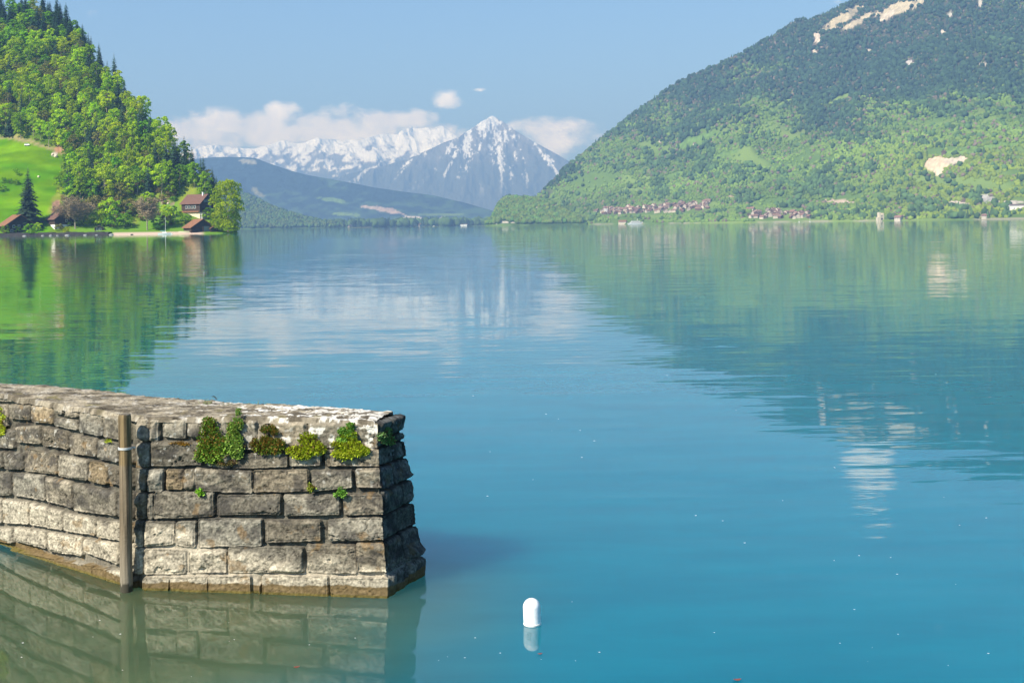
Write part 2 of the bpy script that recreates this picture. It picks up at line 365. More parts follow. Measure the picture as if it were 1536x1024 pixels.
head = Hill([(728, 338), (738, 330), (746, 312), (752, 303), (764, 297), (778, 299), (800, 300), (822, 304), (850, 318), (880, 336)],
            [(700, 3950), (900, 3750)], lambda X, D, A: 2 + D*.42, 130, np.r_[0, np.linspace(6, 700, 90)], noise=lambda X, D, A, Y: 8*fbm(X/60, D/60, 0, 3, 5))
c = lerpc((.05, .09, .03), (.11, .18, .05), sm(fbm(head.X/40, head.DD/40, 0, 4, 3), -.3, .3))
for i, q in enumerate([(757, 333, 6, 2.2), (770, 334, 4, 2), (745, 331, 3, 6), (744, 318, 3, 4)]): c = patch(head, c, *q, (.50, .46, .40), seed=i)
head.build('headland', c)

# --- left hill
ridgeL = [(-700, -160), (-300, -60), (-120, 5), (-60, 18), (0, 22), (50, 22), (85, 28), (105, 42), (125, 68), (140, 92), (160, 118), (180, 142), (205, 178), (230, 206), (255, 234), (280, 254), (300, 272), (318, 290), (330, 305), (342, 322), (352, 342), (360, 350)]
def prof_l(X, D, A):
    px = A*F+768
    s1 = np.interp(px, [-200, 60, 150, 230, 290, 340], [.50, .50, .46, .40, .40, .40]); s2 = np.interp(px, [-200, 60, 150, 340], [.32, .32, .40, .5])
    return 1.3 + np.minimum(D, 22)*.07 + np.maximum(D-22, 0)*s1 + np.maximum(D-np.interp(px, [0, 100, 200, 340], [175, 150, 70, 40]), 0)*s2
left = Hill(ridgeL, [(-700, 800), (0, 845), (170, 850), (300, 862), (330, 868), (360, 880)], prof_l, 460, np.r_[0, 1.5, np.linspace(3, 560, 190)],
            noise=lambda X, D, A, Y: 4.5*fbm(X/45, D/55, 0, 4, 91))
n = fbm(left.X/12, left.DD/12, 0, 4, 92)
mead = np.minimum(sm(left.U, -400, -390), 1-sm(left.U + n*10 - np.interp(left.V, [205, 225, 260, 300, 345], [55, 88, 95, 80, 70]), -4, 4))*sm(left.V+n*3-np.interp(left.U, [0, 40, 90], [207, 214, 232]), -2, 2)
forest = lerpc((.08, .15, .01), (.20, .24, .03), sm(n, -.2, .5))
c = lerpc(forest, lerpc((.068, .19, .0), (.125, .25, .0), sm(fbm(left.X/25, left.DD/18, 0, 4, 3), -.4, .4)), mead)
low = sm(left.U, 200, 215)*(1-sm(left.U, 262, 275))*sm(left.V, 300, 308) + sm(left.U, 100, 120)*sm(left.V, 338, 341)
c = c*(1+.30*sm(fbm(left.X/40+left.DD/90, left.DD/9, 0, 3, 97), -.4, .5)-.15)[..., None]
c = c*(1+.22*fbm(left.X/6, left.DD/5, 0, 4, 95)+.15*fbm(left.X/60, left.DD/4, 0, 3, 96))[..., None]
c = lerpc(c, (.12, .24, .02), np.clip(low, 0, 1))
bank = (1-sm(np.abs(left.V-np.interp(left.U, [0, 40, 100], [205, 210, 232]) + n*3), 1, 4))*(1-sm(left.U, 95, 115))
c = lerpc(c, (.30, .24, .13), bank*.8)
c = patch(left, c, 90, 224, 10, 5, (.34, .19, .11), seed=5)
c = patch(left, c, 80, 232, 6, 3, (.42, .38, .32), seed=6)
c = patch(left, c, 248, 302, 14, 4, (.24, .18, .12), ang=20, seed=7)
c = patch(left, c, 85, 312, 8, 14, (.25, .15, .10), ang=20, seed=8)
sandt = sm(left.U, 166, 172)*(1-sm(left.DD, 7, 10))*(1-sm(left.U, 300, 310))
c = lerpc(c, (.50, .38, .30), sandt)
left.Z = np.where(left.DD < 7, np.where(left.DD > .1, np.minimum(left.Z, left.DD*.2), left.Z), left.Z) if True else left.Z
left.build('hillside', c)

# ------------------------------------------------------------------ water
def make_water():
    m = bpy.data.materials.new('lake_water'); m.use_nodes = True; t = NT(m.node_tree); b = t.n['Principled BSDF']
    g = t.new('ShaderNodeNewGeometry'); sp = t.new('ShaderNodeSeparateXYZ'); t.l.new(g.outputs['Position'], sp.inputs[0])
    x, y = sp.outputs[0], sp.outputs[1]
    def ripple(sx, sy, off, det):
        v = t.comb(t.m('MULTIPLY', t.m('ADD', x, t.m('MULTIPLY', y, .12)), sx), t.m('MULTIPLY', y, sy), off)
        nn = t.new('ShaderNodeTexNoise'); t.put(nn.inputs['Vector'], v); nn.inputs['Scale'].default_value = 1; nn.inputs['Detail'].default_value = det; nn.inputs['Roughness'].default_value = .5
        s2 = t.new('ShaderNodeSeparateColor'); t.l.new(nn.outputs['Color'], s2.inputs[0]); return s2.outputs[0], s2.outputs[1]
    a1 = ripple(.55, 2.2, 0.0, 2); a2 = ripple(.16, .55, 5.0, 2); a3 = ripple(2.5, 6.0, 9.0, 1)
    a4 = ripple(.42, 6.0, 13.0, 1)
    amp = t.ramp(t.noise(t.comb(t.m('MULTIPLY', x, .03), t.m('MULTIPLY', y, .05), 0.0), 1, 3), .35, .65, .8, 1.7)
    cx = lambda v, k: t.m('MULTIPLY', t.m('SUBTRACT', v, .5), k)
    ny = t.m('ADD', t.m('ADD', cx(a1[1], .030), cx(a2[1], .018)), t.m('ADD', cx(a3[1], .012), cx(a4[1], .026)))
    nx = t.m('ADD', t.m('ADD', cx(a1[0], .014), cx(a2[0], .008)), cx(a3[0], .006))
    near = t.m('MAXIMUM', t.ramp(y, 11, 22, .35, 1.0), t.ramp(x, -.4, 2.5, .35, .95))
    k = t.m('MULTIPLY', amp, near)
    nv = t.comb(t.m('MULTIPLY', nx, k), t.m('MULTIPLY', ny, k), 1.0)
    nr = t.new('ShaderNodeVectorMath', operation='NORMALIZE'); t.l.new(nv, nr.inputs[0])
    t.l.new(nr.outputs[0], b.inputs['Normal'])
    # turquoise glacial water, greener over the shallows round the wall
    dx = t.m('SUBTRACT', x, -4.2); dy = t.m('SUBTRACT', y, 10.0)
    d = t.m('SQRT', t.m('ADD', t.m('MULTIPLY', t.m('MULTIPLY', dx, dx), .6), t.m('MULTIPLY', dy, dy)))
    sh = t.ramp(t.m('ADD', d, t.m('MULTIPLY', t.noise(g.outputs['Position'], .5, 3), 1.0)), 2.0, 4.4, 1, 0)
    c = t.mix(t.ramp(y, 8, 60), (.0, .122, .172, 1), (.001, .138, .185, 1))
    # the hill's green reflection, painted into the water colour along the left bank
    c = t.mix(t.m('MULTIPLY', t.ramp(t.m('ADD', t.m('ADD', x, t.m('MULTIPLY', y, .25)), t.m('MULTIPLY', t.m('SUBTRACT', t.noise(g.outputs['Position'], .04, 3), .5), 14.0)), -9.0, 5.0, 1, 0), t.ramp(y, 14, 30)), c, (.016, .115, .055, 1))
    c = t.mix(sh, c, (.058, .088, .046, 1))
    pat_ = t.noise(t.comb(t.m('MULTIPLY', x, .35), t.m('MULTIPLY', y, 1.1), 3.0), 1, 4, .6)
    c = t.mix(1.0, c, t.mix(t.ramp(pat_, .3, .7), (.86, .88, .90, 1), (1.1, 1.08, 1.06, 1)), 'MULTIPLY')  # light and dark ripple bands painted into the water colour
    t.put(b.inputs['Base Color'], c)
    b.inputs['Subsurface Weight'].default_value = 1.0; b.inputs['Subsurface Radius'].default_value = (.3, .8, 1.0); b.inputs['Subsurface Scale'].default_value = 4.0; b.subsurface_method = 'BURLEY'
    b.inputs['Roughness'].default_value = .025; b.inputs['IOR'].default_value = 1.40
    return m
M_water = make_water()
xs = np.array([-13500, -4000, -500, -30, 0, 30, 500, 4000, 13500.]); ys = np.array([-30, 5, 30, 200, 900, 3000, 9000, 25500.])
XX, YY = np.meshgrid(xs, ys, indexing='ij'); idx = np.arange(XX.size).reshape(XX.shape)
fc = np.stack([idx[:-1, :-1].ravel(), idx[1:, :-1].ravel(), idx[1:, 1:].ravel(), idx[:-1, 1:].ravel()], 1)
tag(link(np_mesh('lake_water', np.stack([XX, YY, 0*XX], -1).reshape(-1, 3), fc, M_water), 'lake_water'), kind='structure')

# ------------------------------------------------------------------ far woods (nobody could count them)
def ico(sub=1):
    import bmesh
    bm = bmesh.new(); bmesh.ops.create_icosphere(bm, subdivisions=sub, radius=1)
    v = np.array([p.co[:] for p in bm.verts]); f = np.array([[q.index for q in p.verts] for p in bm.faces]); bm.free(); return v, f
IV, IF = ico(2)
def blob_kinds(rg):
    out = []
    for k in range(6):
        v = IV*(1+.32*fbm(IV[:, 0:1]*1.7+k*7, IV[:, 1:2]*1.7, IV[:, 2:3]*1.7, 2, k)) * (1+.14*rg.standard_normal((len(IV), 1)))
        v = v*np.array((.5, .5, .56)); v[:, 2] += .5; out.append((v, IF))
    return out
def cone_kind(rg):
    out = []
    for k in range(4):
        vs = []; fs = []; n = 7
        for q in range(4):
            z0 = .05+q*.22; z1 = z0+.36; r = .26*(1-q*.22)
            b0 = len(vs)
            for i in range(n):
                t = 2*math.pi*(i+.5*(q % 2))/n; rr = r*(1+.35*(rg.random()-.5)); vs.append((rr*math.cos(t), rr*math.sin(t), z0+.05*rg.random()))
            vs.append((0, 0, min(z1, 1.0)))
            for i in range(n): fs.append((b0+i, b0+(i+1) % n, b0+n))
        out.append((np.array(vs), np.array(fs)))
    return out
BK = blob_kinds(R); CK = cone_kind(R)
def wood(name, pos, size, colr, con):
    """many small trees merged into one mass"""
    V = []; Fc = []; C = []; base = 0
    kinds = [(k, BK[k], ~con) for k in range(len(BK))] + [(k, CK[k], con) for k in range(len(CK))]
    which = R.integers(0, 1000, len(pos))
    for sel_con, KK in ((False, BK), (True, CK)):
        for k, (kv, kf) in enumerate(KK):
            i = np.where((con == sel_con) & (which % len(KK) == k))[0]
            if not len(i): continue
            th = R.random(len(i))*6.283; c, s_ = np.cos(th)[:, None], np.sin(th)[:, None]
            s1 = size[i][:, None]*(1.0 if not sel_con else 1.25); wd = s1*(.8+.4*R.random((len(i), 1)))
            x = (kv[None, :, 0]*c - kv[None, :, 1]*s_)*wd; y = (kv[None, :, 0]*s_ + kv[None, :, 1]*c)*wd; z = kv[None, :, 2]*s1
            p = np.stack([x, y, z], -1) + pos[i][:, None, :]
            V.append(p.reshape(-1, 3)); Fc.append((kf[None]+(np.arange(len(i))*len(kv))[:, None, None]+base).reshape(-1, 3)); base += len(i)*len(kv)
            jit = .95+.10*R.random((len(i), len(kv), 1)); C.append((colr[i][:, None, :]*jit).reshape(-1, 3))
    o = link(np_mesh(name, np.concatenate(V), np.concatenate(Fc), M_far, np.concatenate(C)), name)
    return o
def scatter(h, n, dmax_px=None, umin=-1e9, umax=1e9):
    nc, nr = h.X.shape
    a = R.uniform(h.a[0], h.a[-1], n*4); iD = np.interp(a, h.a, h.D[h.ic])
    D = R.random(n*4)*(h.D[-1]); Y = np.interp(a, h.a, h.Ys)+D
    ok = (D < iD+25) & (D > 9) & (R.random(n*4) < Y/Y.max())
    a, D = a[ok][:n], D[ok][:n]; z, Y, U, V = h.z_at(a, D)
    ok = (U > umin) & (U < umax) & (z > .3)
    return a[ok]*Y[ok], Y[ok], z[ok], U[ok], V[ok], D[ok]

EXCL = []   # clearings: photo column, row, half width, half height
def clear(U, V, lst):
    k = np.ones(len(U), bool)
    for (a, b, c_, d_, *r) in lst:
        wb = r[2]*wobble(U, V, r[1]) if len(r) > 1 else 0
        ang = math.radians(r[0] if r else 0); ca, sa = math.cos(ang), math.sin(ang)
        dx, dy = U-a, V-b; k &= (((dx*ca+dy*sa)/c_)**2+((-dx*sa+dy*ca)/d_)**2) + wb > 1
    return k
# villages
VA = [(905, 318), (1060, 306)]
x, y, z, U, V, D = scatter(right, 110000, umin=760, umax=1700)
ex = [(a0, b0+1.5, c0, d0, f0, 100+i, .4 if e0[0] > .6 else 1.3) for i, (a0, b0, c0, d0, e0, f0) in enumerate(RP)]
ex += [(925, 318, 40, 7, -3), (985, 316, 52, 8, -5), (1040, 311, 30, 11, -8), (935, 333, 12, 5), (1145, 324, 32, 9), (1190, 325, 30, 8), (1204, 323, 22, 6), (1322, 322, 7, 8), (1526, 306, 14, 10), (1175, 284, 7, 4), (1528, 325, 14, 4)]
k = clear(U, V, ex); x, y, z, U, V, D = [q[k] for q in (x, y, z, U, V, D)]
yb = np.interp(U, [800, 850, 900, 950, 1050, 1150, 1250, 1350, 1450, 1536], [296, 246, 206, 184, 160, 150, 178, 158, 140, 128])
n = fbm(x/150, D/170, 0, 4, 71); n3 = fbm(x/45, D/60, 0, 3, 77)
hi_ = sm(yb-V+n*100+R.normal(0, 20, len(U)), -60, 40)
conp = np.clip(.05+.52*hi_+.5*sm(n3+.35*n, .16, .42), 0, .93)
# thin the wood where the slope is meadow
md = fbm(x/190, D/90, 0, 4, 123); keep = R.random(len(U)) > np.where(hi_ > .6, .0, sm(md, .06, .24)*.92)
keep &= ~((D < 14) & (R.random(len(U)) < .4))
con = R.random(len(U)) < conp
g_ = R.random((len(U), 1))
cb = np.array((.115, .195, .04))*(1-g_)+np.array((.155, .245, .045))*g_
nb = fbm(x/260, D/200, 0, 3, 222)[:, None]
fold_light = fbm((U*.9-V*.42)/70, (U*.42+V*.9)/9, 0, 4, 555)[:, None]; cb = cb*(1+.38*fold_light); cb = cb*(1+.25*nb)*(1+.35*fbm(x/700, D/60, 0, 3, 223)[:, None])  # diagonal lit and dim slope folds painted into the tree colours
ye = sm(U, 1150, 1500)[:, None]*sm(V, 190, 240)[:, None]; cb = cb*(1+ye*np.array((.45, .22, -.25)))
bare = (R.random(len(U)) < (.10+.50*hi_*sm(1400-U, -300, 200)))[:, None]
cb = np.where(bare, np.array((.17, .135, .105))*(.7+.6*g_), cb)
cc = (np.array((.036, .072, .038))*hi_[:, None]+np.array((.075, .14, .045))*(1-hi_[:, None]))*(.6+.8*g_); cb = np.where((hi_[:, None] > .5) & ~bare, cb*np.array((.62, .58, .8)), cb)
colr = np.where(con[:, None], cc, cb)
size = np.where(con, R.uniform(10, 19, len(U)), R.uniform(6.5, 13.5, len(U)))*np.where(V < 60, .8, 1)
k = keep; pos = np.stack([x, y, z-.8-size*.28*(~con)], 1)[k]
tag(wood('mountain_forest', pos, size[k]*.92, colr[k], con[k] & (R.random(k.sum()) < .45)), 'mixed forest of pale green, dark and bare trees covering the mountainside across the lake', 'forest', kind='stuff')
def small_wood(h, name, n, exl, sz, cg, cdark, pc, label):
    x, y, z, U, V, D = scatter(h, n); k = clear(U, V, exl); x, y, z, D = [q[k] for q in (x, y, z, D)]
    g_ = R.random((len(x), 1)); con = R.random(len(x)) < pc
    cb = np.array(cg)*(.7+.6*g_); cb[:, 0:1] *= (.8+.6*R.random((len(x), 1)))
    tag(wood(name, np.stack([x, y, z-.5], 1), R.uniform(*sz, len(x)), np.where(con[:, None], np.array(cdark)*(.7+.6*g_), cb), con), label, 'forest', kind='stuff')
small_wood(head, 'headland_wood', 4200, [(757, 335, 9, 4), (770, 336, 6, 3), (830, 312, 38, 2.2, -8), (855, 306, 16, 3)], (9, 16), (.095, .17, .04), (.03, .06, .03), .22, 'green wood covering the low headland at the foot of the mountain')
small_wood(spur, 'spur_wood', 5000, [], (10, 17), (.07, .13, .035), (.02, .045, .025), .35, 'blue green wood on the spur beyond the leafy shore tree')
# trees of the plain
pp = []; 
for _ in range(900):
    px = R.uniform(345, 745); Y = R.uniform(5950, 6900); a, e = ae(px, 338); pp.append((a*Y, Y, 1.2+max(0, Y-6000-300)*.01, px))
pp = np.array(pp); nn_ = fbm(pp[:, 3]/14, pp[:, 1]/300, 0, 3, 9); kk = (nn_ > -.25) & (np.abs(pp[:, 3]-472) > 14)
pp = pp[kk]; g_ = R.random((len(pp), 1)); con = R.random(len(pp)) < .25
tag(wood('lakeshore_wood', pp[:, :3], R.uniform(22, 46, len(pp)), np.where(con[:, None], np.array((.02, .045, .025)), np.array((.06, .11, .03))*(.6+.9*g_)), con), 'row of low trees along the far flat shore below the snowy mountain', 'trees', kind='stuff')

# ------------------------------------------------------------------ trees with trunk and crown
def leaves(rg, cen, rad, per, leaf, cols, flat=.55, droop=0.0):
    """leaf sprays on the shells of clumps; cen (k,3), rad (k,), cols (k,3)"""
    k = len(cen); n = k*per
    ci = np.repeat(np.arange(k), per)
    d = rg.standard_normal((n, 3)); d /= np.linalg.norm(d, axis=1)[:, None]; d[:, 2] = np.where(d[:, 2] < -.3, -d[:, 2]*.6, d[:, 2])
    rr = rad[ci]*(.55+.5*rg.random(n)**.6)
    p = cen[ci] + d*rr[:, None]*np.array((1, 1, .8))
    nrm = d*flat + rg.standard_normal((n, 3))*(1-flat) + np.array((0, 0, .25)); nrm /= np.linalg.norm(nrm, axis=1)[:, None]
    t1 = np.cross(nrm, rg.standard_normal((n, 3))); t1 /= np.linalg.norm(t1, axis=1)[:, None]; t2 = np.cross(nrm, t1)
    s = leaf*(.6+.8*rg.random(n))[:, None]
    q = [p - t1*s, p - t2*s*.6 - nrm*s*.15, p + t1*s*(.8+.4*rg.random((n, 1))), p + t2*s*.6]
    v = np.stack(q, 1).reshape(-1, 3); f = np.arange(n*4).reshape(n, 4)
    c = np.repeat(cols[ci]*(.8+.4*rg.random((n, 1))), 4, 0)
    return v, f, c
def broadleaf(seed, H, Rr, z0, ncl, per, leaf, c1, c2, top=.9):
    """returns (trunk builder, crown mesh)"""
    rg = np.random.default_rng(seed); cen = []; rad = []
    for i in range(ncl):
        t = (i+rg.random())/ncl; z = z0+(H-z0)*t*.95
        w_ = Rr*math.sqrt(max(.05, 1-(abs(t-.42)/.62)**2.2)); an = i*2.399+rg.random()*1.4; r = w_*(.35+.6*rg.random()**.5)
        cen.append((r*math.cos(an), r*math.sin(an), z)); rad.append(Rr*(.30+.22*rg.random())*(1 if t < top else .7))
    cen = np.array(cen); rad = np.array(rad); g = rg.random((ncl, 1)); cols = np.array(c1)*(1-g)+np.array(c2)*g
    v, f, c = leaves(rg, cen, rad, per, leaf, cols)
    tb = MB(); tb.tube([(0, 0, -1.5), (.1, 0, H*.25), (.3*rg.standard_normal(), .3*rg.standard_normal(), H*.55), (.4*rg.standard_normal(), .4*rg.standard_normal(), H*.85)], [H*.017, H*.013, H*.009, .05], 6)
    for i in range(0, ncl, 2):
        zz_ = max(z0*.8, cen[i][2]-rad[i]*1.4); tb.tube([(0, 0, zz_), tuple(cen[i]*np.array((.5, .5, 1))-np.array((0, 0, rad[i]*.5))), tuple(cen[i])], [H*.006, H*.004, .04], 4, caps=False)
    return tb, np_mesh('crown', v, f, M_leaf, c)
def conifer(seed, H, Rr, c1, dens=1.0, m=None):
    rg = np.random.default_rng(seed); P = []; C = []; nl = int(22*dens)
    for i in range(nl):
        t = i/nl; z = H*(.10+.88*t); r = Rr*(1-t)**.85*(.75+.4*rg.random())+.25
        nb = int(7+9*(1-t))
        for k in range(nb):
            an = 2*math.pi*(k+rg.random()*.8)/nb; L = r*(.7+.45*rg.random()); dr = L*(.25+.25*rg.random()); wd = L*.22+.15
            u_ = np.array((math.cos(an), math.sin(an), 0)); s_ = np.array((-math.sin(an), math.cos(an), 0)); b = np.array((0, 0, z))
            for j in range(3):
                q0 = b+u_*L*(j/3)-np.array((0, 0, dr*(j/3)**1.3)); q1 = b+u_*L*((j+1.3)/3)-np.array((0, 0, dr*((j+1.3)/3)**1.3))
                ww = wd*1.35*(1.1-.25*j)*(.7+.6*rg.random()); dz = np.array((0, 0, -.35*ww*(.5+rg.random())))
                P += [q0, (q0+q1)/2+s_*ww+dz, q1, (q0+q1)/2-s_*ww+dz]; C += [np.array(c1)*(.7+.6*rg.random())]*4
    P = np.array(P); tb = MB(); tb.tube([(0, 0, -1.5), (0, 0, H*.5), (0, 0, H)], [H*.013, H*.008, .04], 6)
    return tb, np_mesh('crown', P, np.arange(len(P)).reshape(-1, 4), M_needle, np.array(C))
def bare_tree(seed, H, Rr, n=2600, wd=.16):
    rg = np.random.default_rng(seed); tb = MB()
    tb.tube([(0, 0, -1), (.2, 0, H*.18), (.4, .2, H*.34)], [H*.022, H*.017, H*.013], 6); tips = []
    for i in range(13):
        an = i*2.4+rg.random(); el = .35+.9*rg.random(); L = H*.42
        d = np.array((math.cos(an)*math.cos(el)*Rr/H*1.9, math.sin(an)*math.cos(el)*Rr/H*1.9, math.sin(el)))
        p0 = np.array((.3, .15, H*(.20+.14*rg.random()))); p1 = p0+d*L*.5+rg.standard_normal(3)*.3; p2 = p0+d*L*(1.1+.3*rg.random())
        tb.tube([p0, p1, p2], [H*.009, H*.006, .05], 4, caps=False); tips += [p1, (p1+p2)/2, p2]
    tips = np.array(tips); ci = rg.integers(0, len(tips), n); d = rg.standard_normal((n, 3)); d[:, 2] = np.abs(d[:, 2])*.8; d /= np.linalg.norm(d, axis=1)[:, None]
    p0 = tips[ci]+rg.standard_normal((n, 3))*Rr*.10; L = Rr*(.10+.16*rg.random((n, 1))); p1 = p0+d*L
    s_ = np.cross(d, rg.standard_normal((n, 3))); s_ /= np.linalg.norm(s_, axis=1)[:, None]; s_ *= wd
    v = np.stack([p0-s_, p0+s_, p1+s_*.5, p1-s_*.5], 1).reshape(-1, 3)
    return tb, np_mesh('crown', v, np.arange(n*4).reshape(n, 4), M_twig)
PROTO = {}
def plant(key, maker, name, loc, sc, label, cat, group=None, rz=None, sz=1.0):
    """first use builds the tree, later ones copy the thing and both of its parts"""
    if key not in PROTO:
        tb, cm = maker(); tr = tb.build('trunk', M_bark); PROTO[key] = (tr.data, cm); col.objects.unlink(tr); bpy.data.objects.remove(tr)
    tm, cm = PROTO[key]; root = empty(name, loc, rz if rz is not None else random.random()*6.28); root.scale = (sc, sc, sc*sz)
    link(tm, 'trunk', root); link(cm, 'crown', root); return tag(root, label, cat, group)
random.seed(3)
LIME = ((.28, .46, .0), (.50, .66, .0)); MIDG = ((.14, .30, .002), (.26, .46, .002)); RUS = ((.20, .18, .05), (.26, .29, .04))
mk = {}
for i in range(4): mk['lime%d' % i] = (lambda i=i: broadleaf(10+i, 17+i*1.8, 4.6+.4*i, 4.0+2.2*(i > 1)*i*.8, 20, 60, .62, *LIME))
for i in range(3): mk['mid%d' % i] = (lambda i=i: broadleaf(20+i, 17+i, 4.8, 3.5, 20, 60, .62, *MIDG))
for i in range(2): mk['rus%d' % i] = (lambda i=i: broadleaf(30+i, 16+i, 4.4, 3.5, 18, 42, .5, *RUS))
for i in range(3): mk['con%d' % i] = (lambda i=i: conifer(40+i, 21+2*i, 4.9, (.035, .085, .035)))
for i in range(3): mk['bush%d' % i] = (lambda i=i: broadleaf(50+i, 5.5, 3.4, .4, 11, 60, .42, *(LIME, MIDG, RUS)[i]))

# left hillside trees: positions by dart throwing on the ground
cand = []
tries = 0
while len(cand) < 560 and tries < 60000:
    tries += 1
    a = R.uniform(ae(-130, 300)[0], ae(338, 300)[0]); D = R.uniform(26, 520)
    z, Y, U, V = [float(q[0]) for q in left.z_at(np.array([a]), np.array([D]))]
    iD = np.interp(a, left.a, left.D[left.ic])
    if D > iD+16: continue
    if U < np.interp(V, [205, 225, 260, 300, 345], [62, 94, 102, 98, 100]) and V > np.interp(U, [0, 40, 90], [203, 210, 228]): continue
    if V > 304 and U < 270: continue
    if 258 < U < 306 and V > 286: continue
    if U > 200 and V > 300: continue
    x_ = a*Y
    sp = 6.6 if D < 300 else 7.4
    if any((x_-q[0])**2+(Y-q[1])**2 < sp*sp for q in cand): continue
    cand.append((x_, Y, z, U, V, D))
cand.sort(key=lambda q: q[1])
rest = []
inview = 0
for (x_, Y, z, U, V, D) in cand:
    nz = float(fbm(x_/28, D/34, 0, 2, 7)); r = random.random()
    pc = .10 + .45*(V < 62) + .18*(V < np.interp(U, left.U[:, 0], left.V[np.arange(len(left.ic)), left.ic])+14) + .35*(U > 296) + .25*(nz > .35) + .3*(U > 120 and V < 125 and nz > -.1)
    if r < pc: kd = 'con'
    elif r < pc+.09 or nz < -.5: kd = 'rus'
    elif r < pc+.36 or U > 255 and V > 225: kd = 'mid'
    else: kd = 'lime'
    if U < -14 or inview >= 298: rest.append((x_, Y, z, kd)); continue
    inview += 1
    i = random.randrange({'con': 3, 'rus': 2, 'mid': 3, 'lime': 4}[kd]); key = kd+str(i)
    nm, lb, gp = {'con': ('dark_conifer', 'dark green conifer among the paler trees on the steep left hillside', 'conifers of the left hillside wood'),
                  'rus': ('budding_tree', 'brownish green budding tree in the wood on the steep left hillside', 'budding trees of the left hillside wood'),
                  'mid': ('green_tree', 'mid green leafy tree in the wood on the steep left hillside', 'mid green trees of the left hillside wood'),
                  'lime': ('spring_tree', 'bright yellow green spring tree in the wood on the steep left hillside', 'bright spring trees of the left hillside wood')}[kd]
    plant(key, mk[key], nm, (x_, Y, z-.3), random.uniform(.75, 1.15), lb, 'tree', gp, sz=random.uniform(.95, 1.2))
rs = np.array([q[:3] for q in rest]); cm_ = {'con': (.03, .07, .03), 'rus': (.2, .2, .045), 'mid': (.15, .3, .018), 'lime': (.34, .52, .02)}
# remaining trees and the undergrowth between them: one mass of leaf sprays
cen = []; rad = []; cc_ = []
rg = np.random.default_rng(77)
RV = []; RF = []; RC = []; rb = 0
for (x_, Y, z, kd) in rest:
    key = kd+'0' if kd+'1' not in PROTO else kd+str(random.randrange(2)); me = PROTO[key][1] if key in PROTO else PROTO['lime0'][1]
    nv = len(me.vertices); vv = np.empty(nv*3, np.float32); me.vertices.foreach_get('co', vv); vv = vv.reshape(-1, 3)
    qc = np.empty(nv*4, np.float32); me.color_attributes['col'].data.foreach_get('color', qc); th = random.random()*6.28; sc = random.uniform(.8, 1.15)
    c_, s_ = math.cos(th), math.sin(th); RV.append(np.stack([vv[:, 0]*c_-vv[:, 1]*s_, vv[:, 0]*s_+vv[:, 1]*c_, vv[:, 2]], 1)*sc+np.array((x_, Y, z-.3))); RC.append(qc.reshape(-1, 4)[:, :3]*random.uniform(.8, 1.2))
    RF.append(np.arange(nv).reshape(-1, 4)+rb); rb += nv
tag(link(np_mesh('ridge_wood', np.concatenate(RV), np.concatenate(RF), M_leaf, np.concatenate(RC)), 'ridge_wood'), 'further trees of the hillside wood up along the ridge and beyond the left edge', 'wood', kind='stuff')
for _ in range(2300):
    a = rg.uniform(ae(-120, 300)[0], ae(335, 300)[0]); D = rg.uniform(20, 470); z, Y, U, V = [float(q[0]) for q in left.z_at(np.array([a]), np.array([D]))]
    if U < np.interp(V, [205, 225, 260, 300, 345], [58, 90, 98, 94, 96]) and V > np.interp(U, [0, 40, 90], [206, 213, 231]): continue
    if (U > 200 and V > 332 and U < 272) or (U > 228 and V > 308 and U < 262) or (262 < U < 314 and V > 294) or V > 341 or D > np.interp(a, left.a, left.D[left.ic])+5: continue
    if rg.random() < .25 and V < 300: continue
    cen.append((a*Y, Y, z+.8)); rad.append(rg.uniform(1.3, 2.6)); g = rg.random(); cc_.append(np.array((.12, .24, .014))*(1-g)+np.array((.34, .46, .03))*g if rg.random() < .75 else np.array((.20, .15, .07)))
for _ in range(420):
    a = rg.uniform(ae(94, 300)[0], ae(262, 300)[0]); D = rg.uniform(12, 150); z, Y, U, V = [float(q[0]) for q in left.z_at(np.array([a]), np.array([D]))]
    if V < 268 or V > 340 or (U > 200 and V > 332) or (U > 226 and V > 306): continue
    nz = float(fbm(a*Y/14, D/14, 0, 2, 66)); col_ = (.34, .44, .01) if nz > .15 else ((.12, .25, .01) if nz > -.25 else (.24, .20, .06))
    for q in range(3): cen.append((a*Y+rg.normal(0, 1.3), Y+rg.normal(0, 1.3), z+1+1.6*q*rg.random())); rad.append(rg.uniform(1.6, 3.0)); cc_.append(np.array(col_)*rg.uniform(.75, 1.2))
v, f, c = leaves(rg, np.array(cen), np.array(rad), 34, .62, np.array(cc_))
tag(link(np_mesh('undergrowth', v, f, M_leaf, c), 'undergrowth'), 'tangled bushes and saplings filling the ground under the hillside trees', 'undergrowth', kind='stuff')

# single trees along the left shore
def ground(px, py): return left.hit(px, py)
p = ground(43, 339)
plant('spruce', lambda: conifer(90, 44, 10.5, (.026, .05, .02), 1.7), 'spruce', (p[0], p[1], p[2]), 1, 'tall dark spruce standing alone below the meadow by the lakeside houses', 'tree')
p = ground(113, 343)
plant('bareA', lambda: bare_tree(91, 25, 15, 4200, .14), 'bare_tree', p, 1.0, 'wide brown leafless tree beside the half hidden brown roof', 'tree', 'bare trees on the left shore')
p = ground(221, 345)
plant('bareB', lambda: bare_tree(92, 27, 10.5, 4200, .14), 'bare_tree', p, 1.0, 'round grey brown leafless tree behind the beach left of the sailboat', 'tree', 'bare trees on the left shore')
p = at(341, 350, 876); 
plant('shore', lambda: broadleaf(93, 39, 10.8, 1.0, 64, 130, .62, (.22, .34, .0), (.50, .58, .005)), 'leafy_tree', (p[0], 878, .8), 1, 'tall yellow green tree overhanging the water at the tip of the left shore', 'tree', rz=.4)
p = ground(24, 264)
